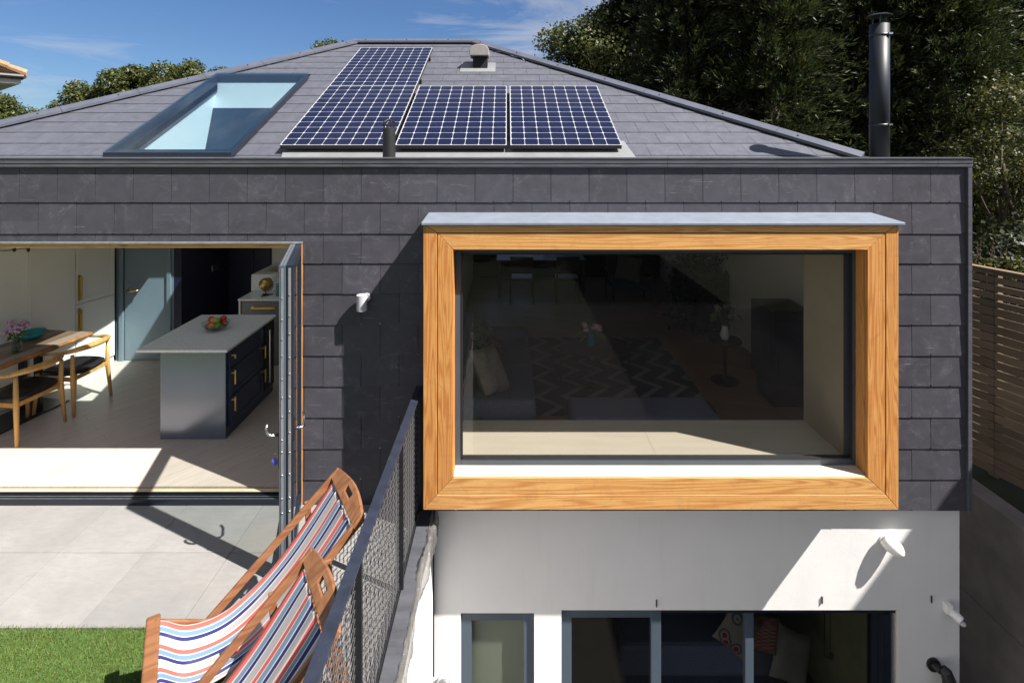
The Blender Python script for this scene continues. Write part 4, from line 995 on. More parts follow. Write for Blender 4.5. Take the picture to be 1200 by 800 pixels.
# living room furniture --------------------------------------------------
def cushion(name, c, sx, sy, sz, rot, mat, label, cat='cushion'):
    m = MB(); n_ = 12; base = 0
    for side in (1, -1):
        b = len(m.v)
        for i in range(n_ + 1):
            for j in range(n_ + 1):
                u_, v_ = i / n_ * 2 - 1, j / n_ * 2 - 1
                bul = ((1 - u_ ** 4) * (1 - v_ ** 4)) ** .6; pin = 1 - .10 * (1 - abs(u_) ** 2) * (abs(v_) ** 3); pin2 = 1 - .10 * (1 - abs(v_) ** 2) * (abs(u_) ** 3)
                m.v.append((u_ * sx * pin2, v_ * sy * pin, side * sz * bul))
        for i in range(n_):
            for j in range(n_):
                q = (b + i * (n_ + 1) + j, b + (i + 1) * (n_ + 1) + j, b + (i + 1) * (n_ + 1) + j + 1, b + i * (n_ + 1) + j + 1)
                m.f.append(q if side > 0 else q[::-1]); m.mi.append(0); m.uv.append(None)
    o = m.build(name, mat, smooth=True); o.location = c; o.rotation_euler = rot; tag(o, label, cat); return o
sf = empty('sofa', 'navy corduroy sofa behind the left end of the bay glass', 'sofa')
m = MB(); m.box(-.66, .26, 4.93, 7.0, .12, .40); m.build('base', mt['sofa'], sf, bevel=.03)
m = MB(); m.box(-.74, -.44, 4.93, 7.0, .40, .84); m.build('backrest', mt['sofa'], sf, bevel=.06, seg=4)
for a, b in ((4.92, 5.12), (6.82, 7.02)):
    m = MB(); m.box(-.435, .27, a, b, .402, .62); m.build('armrest', mt['sofa'], sf, bevel=.05, seg=4)
for a, b in ((5.125, 5.96), (5.965, 6.815)):
    m = MB(); m.box(-.435, .28, a, b, .402, .52); m.build('seat_cushion', mt['sofa'], sf, bevel=.04, seg=4)
for x in (-.58, .18):
    for y in (5.0, 6.92): m = MB(); m.tube([(x, y, FL), (x, y, .12)], .02, 8); m.build('leg', mt['walnut'], sf)
anchor_auto(sf)
cushion('linen_cushion', (-.17, 5.30, .73), .25, .25, .075, (R(58), R(12), R(62)), mt['cushion'], 'pale linen cushion leaning on the sofa armrest')
cushion('dark_cushion', (-.22, 6.0, .74), .25, .25, .07, (R(60), 0, R(75)), mt['ikat'], 'dark patterned cushion further along the sofa')
m = MB(); m.box(.62, 2.02, 4.95, 5.42, .13, .43); ot = m.build('ottoman', mt['ottoman'], bevel=.05, seg=4); tag(ot, 'long blue grey corduroy footstool just inside the window seat', 'footstool')
for x in (.72, 1.92):
    for y in (5.02, 5.35): m = MB(); m.tube([(x, y, FL), (x, y, .135)], .018, 8); m.build('leg', mt['walnut'], ot)
anchor_auto(ot)
m = MB(); m.box(.25, 2.3, 5.75, 8.1, FL + .002, FL + .014); o = m.build('rug', mt['rug']); tag(o, 'dark rug with pale chevrons under the coffee table', 'rug'); anchor_auto(o)
ct = empty('coffee_table', 'low angular coffee table on thin black metal legs', 'coffee table')
m = MB(); poly = [(.66, 6.55), (1.0, 6.3), (1.5, 6.45), (1.56, 6.8), (1.2, 7.0), (.7, 6.85)]; m.prism(poly, 2, .455, .475); m.build('tabletop', mt['walnut'], ct)
m = MB()
for i, p in enumerate(poly):
    q = poly[(i + 1) % 6]; m.tube([(*p, FL), (*p, .455)], .008, 6); m.tube([(*p, .44), (*q, .44)], .007, 6); m.tube([(*p, FL + .03), (*q, FL + .03)], .007, 6)
m.build('wire_frame', mt['black_metal'], ct); anchor_auto(ct)
def bouquet(name, c, h_, label, col='leaf_in', mat2='pink'):
    t = empty(name, label, 'vase'); m = MB(); m.lathe([(.04, 0), (.06, .05), (.035, .14), (.04, .16)], c, 14); m.build('jar', mt['teal'] if mat2 == 'pink' else mt['white_pl'], t, smooth=True)
    m = MB(); f_ = MB()
    for k in range(7):
        a = random.uniform(0, 6.3); r_ = random.uniform(.05, .14); tp_ = (c[0] + r_ * math.cos(a), c[1] + r_ * math.sin(a), c[2] + h_ * random.uniform(.7, 1)); m.tube([(c[0], c[1], c[2] + .1), tp_], .004, 5)
        f_.blob(tp_, (.04, .04, .03), 8, 5, .2)
        q = Vector(tp_) - Vector((0, 0, .08)); e = Vector((math.cos(a), math.sin(a), -.5)) * .1; m.face([q, q + e * .5 + Vector((0, 0, .03)), q + e, q + e * .5 - Vector((0, 0, .02))])
    m.build('stems', mt['leaf_in'], t); f_.build('blossom', mt[mat2], t); anchor_auto(t); return t
bouquet('flower_vase', (hx(691, 6.75), 6.65, .476), .30, 'small vase of flowers on the dark coffee table')
# armchair
ac = empty('armchair', 'low wooden armchair with a white cushion far inside the living room', 'armchair')
ax, ay = 2.30, 9.9
m = MB(); m.box(ax - .35, ax + .35, ay - .3, ay + .35, .36, .47); m.build('seat', mt['sofa'], ac, bevel=.03)
m = MB(); m.hexa([(ax - .34, ay + .3, .47), (ax + .34, ay + .3, .47), (ax + .34, ay + .4, .47), (ax - .34, ay + .4, .47), (ax - .34, ay + .5, 1.0), (ax + .34, ay + .5, 1.0), (ax + .34, ay + .58, 1.0), (ax - .34, ay + .58, 1.0)]); m.build('backrest', mt['walnut'], ac, bevel=.02)
for sx in (-.37, .37):
    m = MB(); m.beam((ax + sx, ay - .32, .62), (ax + sx, ay + .45, .66), .05, .03); m.build('armrest', mt['walnut'], ac)
    for y in (-.3, .38): m = MB(); m.tube([(ax + sx, ay + y * 1.1, FL), (ax + sx, ay + y, .63)], [.014, .022], 8); m.build('leg', mt['walnut'], ac)
anchor_auto(ac)
cushion('white_cushion', (ax - .0, ay + .12, .70), .24, .24, .07, (R(66), R(10), R(-12)), mt['cushion_w'], 'white cushion standing on the far armchair')
# far table with chairs
ft_ = empty('writing_table', 'dark table with slim legs in front of the far window', 'table')
m = MB(); m.box(-.2, 1.55, 10.3, 10.9, .76, .79); m.build('tabletop', mt['walnut'], ft_)
for x in (-.15, 1.5):
    for y in (10.35, 10.85): m = MB(); m.box(x - .02, x + .02, y - .02, y + .02, FL, .76); m.build('leg', mt['walnut'], ft_)
anchor_auto(ft_)
def sidechair():
    t = empty('side_chair', '', 'chair', 'dark side chairs at the far table')
    m = MB(); m.box(-.22, .22, -.2, .22, .42, .46); m.build('seat', mt['walnut'], t, bevel=.012)
    m = MB(); m.box(-.22, .22, -.235, -.205, .60, .88); m.build('backrest', mt['walnut'], t, bevel=.01)
    for x in (-.2, .2):
        for y in (-.2, .2): m = MB(); m.tube([(x * 1.08, y * 1.1, 0), (x, y, .86 if y < 0 else .43)], .016, 8); m.build('leg', mt['walnut'], t)
    return t
s1 = sidechair(); s1.location = (.28, 10.15, FL); s1['label'] = 'dark side chair at the far table, nearer the sofa'
s2 = copy_tree(s1); s2.location = (1.15, 10.15, FL); s2['label'] = 'dark side chair at the far table, nearer the armchair'
sb = empty('sideboard', 'dark chest against the wall right of the armchair', 'sideboard')
m = MB(); m.box(3.0, 3.45, 8.2, 9.6, .16, 1.0); m.build('carcass', mt['walnut'], sb, bevel=.01)
for k in range(3): m = MB(); m.box(2.98, 2.998, 8.22 + k * .46, 8.66 + k * .46, .18, .98); m.build('door_panel', mt['walnut'], sb)
for x in (3.05, 3.4):
    for y in (8.3, 9.5): m = MB(); m.box(x - .02, x + .02, y - .02, y + .02, FL, .16); m.build('leg', mt['walnut'], sb)
anchor_auto(sb)
mc = empty('log_basket_stand', 'black stove cabinet seen near the cream panel of the bay', 'stove')
m = MB(); m.box(2.95, 3.4, 5.9, 6.4, .3, 1.15); m.build('body', mt['black_metal'], mc, bevel=.01)
m = MB(); m.box(3.0, 3.35, 5.95, 6.35, FL, .3); m.build('plinth', mt['walnut'], mc)
m = MB(); m.box(3.0, 3.35, 5.888, 5.9, .45, 1.05); m.build('glass_door', mt['frame_dk'], mc); anchor_auto(mc); mc.name = 'wood_stove'
m = MB(); m.lathe([(.16, 0), (.17, .02), (.02, .03), (.02, .5), (.2, .51), (.2, .53)], (2.72, 6.6, FL), 18); o = m.build('side_table', mt['walnut'], smooth=False); tag(o, 'small round side table under the flowers by the stove', 'side table'); anchor_auto(o)
bouquet('flower_vase', (2.72, 6.6, FL + .53), .42, 'vase of flowers on the small round table by the stove', mat2='cushion_w')
m = MB(); m.box(-.6, 2.4, YB - .28, YB - .24, .55, .62); m.box(-.6, 2.4, YB - .28, YB - .24, 2.13, 2.2)
for x in (-.6, .87, 2.33): m.box(x, x + .07, YB - .28, YB - .24, .62, 2.13)
bwn = m.build('rear_window', mt['frame_dk'], house)
m = MB(); m.box(-.6, 2.4, YB - .262, YB - .256, .62, 2.13); m.build('glass_pane', mt['glass_bay'], bwn)

# ------------------------------------------------------------------ lower storey
YW = 4.472; GL = -3.1
wx0, wx1, wz = hx(540, YW), hx(626, YW), hz(718, YW)
dx0, dx1, dz = hx(658, YW), hx(1053, YW), hz(714.5, YW)
m = MB(); yb2 = 4.68; top = ZS - .001
m.box(T1 - .0, wx0, YW, yb2, GL, top); m.box(wx1, dx0, YW, yb2, GL, top); m.box(dx1, XR - .005, YW, yb2, GL, top)
m.box(wx0, wx1, YW, yb2, wz, top); m.box(dx0, dx1, YW, yb2, dz, top); m.box(wx0, wx1, YW, yb2, GL, -2.6)
m.box(XR - .3, XR - .005, yb2, YB, GL, top)
m.build('rendered_wall', mt['render'], house)
m = MB(); m.box(T1, XR - .01, 4.41, YW + .1, ZS - .0005, ZS + .02); m.build('soffit', mt['dark'], house)
m = MB(); m.box(T1, XR - .3, yb2, 9.5, -.42, -.31); m.build('lower_ceiling', mt['ceil'], house)
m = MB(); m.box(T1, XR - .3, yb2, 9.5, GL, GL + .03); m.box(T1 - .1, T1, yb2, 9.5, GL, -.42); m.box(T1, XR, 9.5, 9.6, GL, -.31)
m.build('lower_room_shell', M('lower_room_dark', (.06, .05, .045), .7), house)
m = MB(); m.box(XR - .36, XR - .301, yb2, 9.4, GL + .03, -.42); m.box(hx(1050, 4.9), XR - .361, 4.9, 5.0, GL + .03, -.42)
m.build('lower_room_wall', M('lower_room_olive', (.20, .195, .13), .8), house)
def framed(nm, x0, x1, z0, z1, y0, t, mat, pane, d=.06, parent=house, tr=None):
    m = MB(); m.box(x0, x0 + t, y0, y0 + d, z0, z1); m.box(x1 - t, x1, y0, y0 + d, z0, z1); m.box(x0 + t, x1 - t, y0, y0 + d, z1 - t, z1); m.box(x0 + t, x1 - t, y0, y0 + d, z0, z0 + t)
    f_ = m.build(nm, mat, parent, bevel=.003)
    m = MB(); m.box(x0 + t, x1 - t, y0 + d * .45, y0 + d * .6, z0 + t, z1 - t); m.build('glass_pane', pane, f_); return f_
fw = framed('lower_window', wx0 + .004, wx1 - .004, -2.6, wz - .004, YW + .03, .085, mt['frame'], mt['glass_low'])
m = MB(); m.box(wx0 + .05, wx1 - .05, YW + .12, YW + .125, -2.55, wz - .06); m.build('blind', mt['glass_frost'], fw)
framed('sliding_door', dx0 + .004, hx(776, YW), GL + .04, dz - .004, YW + .03, .085, mt['frame'], mt['glass_low'])
m2 = framed('sliding_door', hx(873, 4.60), hx(1038, 4.60), GL + .04, dz - .006, YW + .125, .075, mt['frame'], mt['glass_low'], .05)
m = MB(); m.box(hx(776, YW) + .002, dx1 - .004, YW + .03, YW + .07, dz - .05, dz - .004); m.box(dx1 - .13, dx1 - .09, YW + .07, YW + .2, GL + .04, dz - .004)
m.build('door_head', mt['frame_dk'], house)
m = MB(); m.box(dx1 - .12, dx1 - .05, YW + .02, YW + .19, GL + .04, dz - .052); m.build('door_jamb', mt['frame_dk'], house)
# cloths seen in the lower room
def drape(name, pts, mat, label, y=4.95):
    m = MB(); n_ = len(pts)
    fr = [(x, y - .01 + .02 * math.sin(i * 2.1), z) for i, (x, z) in enumerate(pts)]
    bk = [(x, y_ + .012, z) for x, y_, z in fr]
    b = len(m.v); m.v += fr + bk; m.f += [tuple(range(n_)), tuple(range(2 * n_ - 1, n_ - 1, -1))] + [(i, n_ + i, n_ + (i + 1) % n_, (i + 1) % n_) for i in range(n_)]
    m.mi += [0] * (n_ + 2); m.uv += [None] * (n_ + 2); o = m.build(name, mat); tag(o, label, 'cushion'); anchor_auto(o); return o
def q(px, py, Y): return (hx(px, Y), hz(py, Y))
def sqc(name, cpx, cpy, Y, s, rot, mat, label): 
    return cushion(name, (hx(cpx, Y), Y, hz(cpy, Y)), s, s, .06, rot, mat, label)
sqc('patterned_cushion', 862, 733, 5.4, .20, (R(78), R(40), 0), mt['ikat'], 'patterned red and cream cushion in the dark lower room')
sqc('checked_cushion', 893, 742, 5.45, .17, (R(80), R(12), 0), mt['check'], 'red checked cushion behind the lower door frame')
sqc('cream_cushion', 927, 768, 5.5, .24, (R(70), R(30), R(10)), mt['cushion_w'], 'cream cushion behind the lower sliding door glass')
lb = empty('lower_sofa', 'dark sofa in the lower room behind the sliding doors', 'sofa')
m = MB(); m.box(1.2, 2.95, 5.2, 6.1, GL + .1, -2.65); m.build('seat', mt['sofa'], lb, bevel=.05)
m = MB(); m.box(1.2, 2.95, 5.6, 6.1, -2.65, -2.30); m.build('backrest', mt['sofa'], lb, bevel=.05)
anchor_auto(lb); bpy.data.objects['patterned_cushion'].location.y = 5.35
m = MB(); y_ = 4.88; a, b = hx(966, y_), hx(973, y_); m.tube([(a, y_, -.45), (a, y_, hz(766, y_)), (a + .02, y_, hz(770, y_)), (b, y_, hz(770, y_))], .004, 6); m.tube([(b, y_, -.45), (b, y_, hz(762, y_))], .003, 6); m.blob((b + .01, y_, hz(768, y_)), (.02, .02, .035), 8, 6)
o = m.build('blind_cord', mt['black']); tag(o, 'black hanging cord with a small weight behind the lower glass', 'blind cord'); anchor_auto(o)

# ------------------------------------------------------------------ wall fittings
wl = empty('wall_light', 'pale grey cylinder wall light on the slates beside the bay', 'wall light')
lx, ly, lz = hx(424, 4.33), 4.33, hz(355, 4.33)
m = MB(); m.lathe([(.040, -.062), (.043, -.06), (.043, .066), (.040, .068)], (lx, ly, lz), 24); m.build('lamp_body', mt['grey_lamp'], wl, smooth=False)
m = MB(); m.tube([(lx + .01, ly + .035, lz + .02), (lx + .02, 4.398, lz + .03)], .018, 10); m.lathe([(.034, 0), (.034, .014)], (lx + .022, 4.385, lz + .03), 18, 1); m.build('wall_bracket', mt['grey_lamp'], wl); anchor_auto(wl)
wl2 = empty('spot_light', 'white cone shaped wall light on the sunlit white render', 'wall light')
lx, ly, lz = hx(1056, 4.33), 4.34, hz(649, 4.33)
m = MB(); ax_ = Vector((.0, -1, -.28)).normalized(); c0_ = Vector((lx, 4.40, lz)); dv_ = Vector((.45, -.62, -.35)).normalized(); pts = [c0_ - dv_ * .085, c0_ - dv_ * .06, c0_ - dv_ * .02, c0_ + dv_ * .03, c0_ + dv_ * .06, c0_ + dv_ * .072]
m.tube(pts, [.052, .062, .064, .052, .030, .010], 26); m.build('lamp_body', mt['white_pl'], wl2, smooth=True)
m = MB(); m.lathe([(.04, 0), (.04, .012)], (lx - .04, YW - .012, lz + .02), 20, 1); m.tube([(lx - .04, YW - .01, lz + .02), tuple(pts[1])], .022, 10); m.build('wall_bracket', mt['white_pl'], wl2); anchor_auto(wl2)
sn = empty('motion_sensor', 'white plastic motion sensor low on the right render corner', 'motion sensor')
lx, lz = hx(1115, 4.42), hz(716, 4.42)
m = MB(); m.box(lx - .035, lx + .02, 4.42, YW, lz - .03, lz + .045); m.build('base', mt['white_pl'], sn, bevel=.006)
m = MB(); m.tube([(lx - .01, 4.42, lz), (lx + .025, 4.385, lz - .02), (lx + .038, 4.362, lz - .03)], [.03, .034, .03], 14); m.build('sensor_head', mt['white_pl'], sn, bevel=.004)
m = MB(); m.blob((lx + .042, 4.36, lz - .05), (.024, .024, .018), 12, 8); m.build('lens', mt['grey_lamp'], sn); anchor_auto(sn)
ol = empty('outside_lamp', 'black pipe shaped lamp at the bottom of the white wall', 'wall light')
lx, lz = hx(1093, YW), hz(777, YW)
m = MB(); m.lathe([(.055, 0), (.055, .02)], (lx, YW - .02, lz), 22, 1); m.tube([(lx, YW - .01, lz), (lx + .02, 4.41, lz)], .03, 12); m.build('wall_plate', mt['black'], ol)
m = MB(); m.tube([(lx + .02, 4.40, lz + .04), (lx + .035, 4.38, lz + .02), (lx + .05, 4.36, lz - .04), (lx + .055, 4.36, lz - .22)], [.03, .045, .05, .05], 18); m.build('lamp_body', mt['black'], ol); anchor_auto(ol)
hb = empty('hose_bracket', 'round grey pipe bracket low on the sunlit white wall', 'bracket')
lx, lz = hx(521, YW), hz(797, YW)
m = MB(); m.tube([(lx + .06 * math.cos(a), YW - .03, lz + .06 * math.sin(a)) for a in [i * math.pi / 8 for i in range(17)]], .014, 8); m.build('ring', mt['grey_lamp'], hb)
m = MB(); m.box(lx - .12, lx - .085, YW - .03, YW, lz - .05, lz + .03); m.box(lx - .085, lx - .05, YW - .022, YW - .01, lz - .015, lz + .005); m.build('clip', mt['grey_lamp'], hb); anchor_auto(hb)
for i, (px_, py_) in enumerate(((769, 706), (963, 702), (1091, 701))):
    m = MB(); m.box(hx(px_, YW) - .003, hx(px_, YW) + .003, YW - .012, YW + .01, hz(py_ + 4, YW), hz(py_ - 4, YW)); o = m.build('wall_tie', mt['black'])
    tag(o, 'thin dark metal tie in the white render, ' + ('left of the dark doorway', 'inside the sunlit patch', 'right above the motion sensor')[i], 'wall tie', 'wall ties in the render'); anchor_auto(o)
m = MB(); m.box(-.69, -.60, 4.36, 4.44, -.19, ZS - .002); o = m.build('downpipe_bracket', mt['black'], bevel=.01); tag(o, 'black bracket where the terrace edge meets the bay', 'bracket'); anchor_auto(o)

# ------------------------------------------------------------------ solar panels
def solar():
    t = empty('solar_panel', '', 'solar panel', 'solar panels on the slate roof')
    W, H = 1.06, 1.57; cs, sn_ = math.cos(RA), math.sin(RA)
    def pp(x, s_, o_): return (x, s_ * cs - o_ * sn_, s_ * sn_ + o_ * cs)
    def sb_(mb, x0, x1, s0, s1, o0, o1): mb.hexa([pp(x0, s0, o0), pp(x1, s0, o0), pp(x1, s1, o0), pp(x0, s1, o0), pp(x0, s0, o1), pp(x1, s0, o1), pp(x1, s1, o1), pp(x0, s1, o1)])
    m = MB(); sb_(m, 0, W, 0, H, -.042, -.004); m.build('panel_frame', mt['pvblack'], t)
    m = MB(); e = .007
    for a in ((0, W, 0, e), (0, W, H - e, H), (0, e, e, H - e), (W - e, W, e, H - e)): sb_(m, *a, -.004, .001)
    m.build('frame_lip', mt['pvframe'], t)
    m = MB(); m.face([pp(e, e, 0), pp(W - e, e, 0), pp(W - e, H - e, 0), pp(e, H - e, 0)], [(0, 0), (1, 0), (1, 1), (0, 1)]); m.build('cells', mt['pv'], t)
    m = MB(); 
    for s_ in (.3, 1.2): sb_(m, -.012, W + .012, s_, s_ + .04, -.10, -.043)
    m.build('mounting_rail', mt['pvblack'], t); return t
AP = -2.588
def pz_(Y): return ZE + AP + TS * Y
sp = solar(); Y2 = 5.03 + 1.582 * math.cos(RA)
locs = [(-2.16, 5.03, 'solar panel below the topmost one, beside the skylight'), (-1.062, 5.03, 'solar panel with the black vent pipe at its lower corner'), (.034, 5.03, 'solar panel at the right end of the roof array'), (-2.16, Y2, 'topmost solar panel, just under the ridge')]
for i, (x, y, lab) in enumerate(locs):
    o = sp if i == 0 else copy_tree(sp); o.location = (x, y, pz_(y)); o['label'] = lab

# flue, vent pipe, roof vent
fl_ = empty('flue_pipe', 'tall black stove flue with a rain cap at the right end of roof', 'flue')
fx, fyy = hx(1030.5, 4.75), 4.75; z1 = hz(29, 4.75)
m = MB(); m.tube([(fx, fyy, 2.80), (fx, fyy, z1)], .078, 32); m.build('pipe', M('flue_steel', (.009, .011, .018), .48, .1, 20, spec=.35, stretch=(1, 1, .1)), fl_, smooth=False)
for z in (hz(42, 4.75), hz(147, 4.75)):
    m = MB(); m.tube([(fx, fyy, z - .012), (fx, fyy, z + .012)], .0805, 32); m.build('pipe_band', mt['black_metal'], fl_)
    m = MB(); m.box(fx + .025, fx + .06, fyy - .086, fyy - .072, z - .004, z + .012); m.build('band_clip', mt['steel'], fl_)
m = MB(); m.lathe([(.098, 0), (.100, .006), (.07, .02), (.02, .03)], (fx, fyy, z1 + .07), 28); m.build('rain_cap', mt['black_metal'], fl_)
for a in range(3):
    m = MB(); m.tube([(fx + .055 * math.cos(a * 2.1), fyy + .055 * math.sin(a * 2.1), z1 - .01), (fx + .055 * math.cos(a * 2.1), fyy + .055 * math.sin(a * 2.1), z1 + .072)], .006, 6); m.build('cap_stay', mt['black_metal'], fl_)
for o in kids(fl_):
    if o.name.startswith(('pipe',)): o.data.polygons.foreach_set('use_smooth', [len(p.vertices) == 4 for p in o.data.polygons])
anchor_auto(fl_)
vp = empty('vent_pipe', 'short black soil vent pipe rising behind the gutter', 'vent pipe')
vx_, vy_ = hx(456, 4.7), 4.7; z1 = hz(150, 4.7)
m = MB(); m.tube([(vx_, vy_, 2.80), (vx_, vy_, z1)], .056, 24); m.build('pipe', mt['black'], vp)
m = MB()
for k in range(8): a = k * math.pi / 4; m.tube([(vx_ + .045 * math.cos(a), vy_ + .045 * math.sin(a), z1), (vx_ + .05 * math.cos(a), vy_ + .05 * math.sin(a), z1 + .05), (vx_ + .01 * math.cos(a), vy_ + .01 * math.sin(a), z1 + .075)], .005, 5)
m.build('bird_guard', mt['black'], vp); anchor_auto(vp)
rv = empty('roof_vent', 'small grey cowled roof vent near the ridge', 'roof vent')
vx_, vy_ = hx(562, 7.3), 7.28; vz = rz(7.28, .01)
m = MB(); m.box(vx_ - .26, vx_ + .22, vy_ - .14, vy_ + .2, vz - .06, vz - .052)
m.v = [(x, y, rz(y, .014 if z > vz - .055 else .008)) for x, y, z in m.v]; m.build('flashing', mt['leadg'], rv)
m = MB(); m.box(vx_ - .09, vx_ + .11, vy_ - .02, vy_ + .17, rz(vy_) - .02, vz + .17); m.build('base', mt['dark'], rv)
m = MB(); poly = [(vx_ - .13, 0), (vx_ + .13, 0), (vx_ + .13, .09), (vx_ + .10, .135), (vx_ + .04, .155), (vx_ - .04, .155), (vx_ - .10, .135), (vx_ - .13, .09)]
m.prism([(x, z + vz + .16) for x, z in poly], 1, vy_ - .08, vy_ + .20); m.build('cowl', M('vent_stone', (.24, .22, .21), .7, .15), rv, bevel=.008); anchor_auto(rv)

# ------------------------------------------------------------------ balustrade
bl = empty('balustrade', 'dark metal balustrade with expanded mesh along the terrace edge', 'balustrade')
BXc = -.715; RZ = ZE - 1.935; y0, y1 = .9, 4.335
m = MB(); m.box(BXc - .03, BXc + .03, y0, y1, RZ - .012, RZ); m.build('handrail', mt['rail_metal'], bl, bevel=.003)
for y in (4.30, 3.53, 2.52, 1.45):
    m = MB(); m.box(BXc - .026, BXc + .026, y - .012, y + .012, -.10, RZ - .012); m.build('post', mt['black_metal'], bl, bevel=.002)
ps = [4.27, 3.56, 3.50, 2.55, 2.49, 1.48, 1.42, y0]
for a, b in zip(ps[::2], ps[1::2]):
    for z0, z1 in ((RZ - .045, RZ - .013), (.035, .065)): m = MB(); m.box(BXc - .008, BXc + .008, b, a, z0, z1); m.build('panel_rail', mt['black_metal'], bl)
# expanded metal
V = []; Fm = []
def strand(p, q_, w_, t_):
    b = len(V); p = Vector(p); q_ = Vector(q_); d = (q_ - p).normalized(); u_ = Vector((1, 0, 0)); s_ = d.cross(u_).normalized()
    for e in (p, q_):
        for a, c_ in ((-1, -1), (1, -1), (1, 1), (-1, 1)): V.append(tuple(e + s_ * a * w_ + u_ * (c_ * t_ + a * t_ * 1.3)))
    for f in ((0, 1, 5, 4), (1, 2, 6, 5), (2, 3, 7, 6), (3, 0, 4, 7)): Fm.append(tuple(b + i for i in f))
LWD, SWD = .088, .044
for a, b in zip(ps[::2], ps[1::2]):
    ny = int(round((a - b) / LWD)); ly_ = (a - b) / ny; nz = int((RZ - .045 - .06) / SWD)
    for i in range(ny):
        for j in range(nz):
            yc = b + (i + .5) * ly_; zc2 = .06 + (j + .5) * SWD
            c4 = [(BXc, yc - ly_ / 2, zc2), (BXc, yc, zc2 + SWD / 2), (BXc, yc + ly_ / 2, zc2), (BXc, yc, zc2 - SWD / 2)]
            for k in range(4): strand(c4[k], c4[(k + 1) % 4], .0021, .0012)
arrmesh('mesh_infill', V, Fm, M('galvanised_mesh', (.07, .07, .075), .4, .1, metal=.3), bl)
anchor_auto(bl)
m = MB(); m.box(-.705, T1 + .004, -1.0, 4.38, .001, .022); m.box(T1 + .0045, T1 + .010, -1.0, 4.355, -.13, .022); o = m.build('edge_flashing', mt['gutter'], bevel=.003); tag(o, 'grey metal flashing along the terrace edge under the balustrade', 'flashing'); anchor_auto(o)
# plastic wrap
V = []; Fm = []; ny_, nr = 150, 16
for i in range(ny_):
    y = -.6 + (4.33 + .6) * i / (ny_ - 1)
    rr = .040 + .012 * math.sin(y * 5.1) + .008 * math.sin(y * 13.7 + 1); cxp = -.595 + .008 * math.sin(y * 3.3); czp = -.02 + .01 * math.sin(y * 4.1)
    for k in range(nr):
        a = 2 * math.pi * k / nr; r_ = rr * (1 + .30 * random.uniform(-1, 1) * (i % 2) + .12 * math.sin(3 * a + y * 9))
        V.append((cxp + r_ * math.cos(a) * .8, y + random.uniform(-.008, .008), czp - .03 + r_ * math.sin(a) * 1.9))
for i in range(ny_ - 1):
    for k in range(nr): Fm.append((i * nr + k, i * nr + (k + 1) % nr, (i + 1) * nr + (k + 1) % nr, (i + 1) * nr + k))
o = arrmesh('plastic_sheeting', V, Fm, mt['plastic']); tag(o, 'crumpled clear plastic sheeting wrapped along the terrace edge', 'plastic sheeting'); anchor_auto(o)

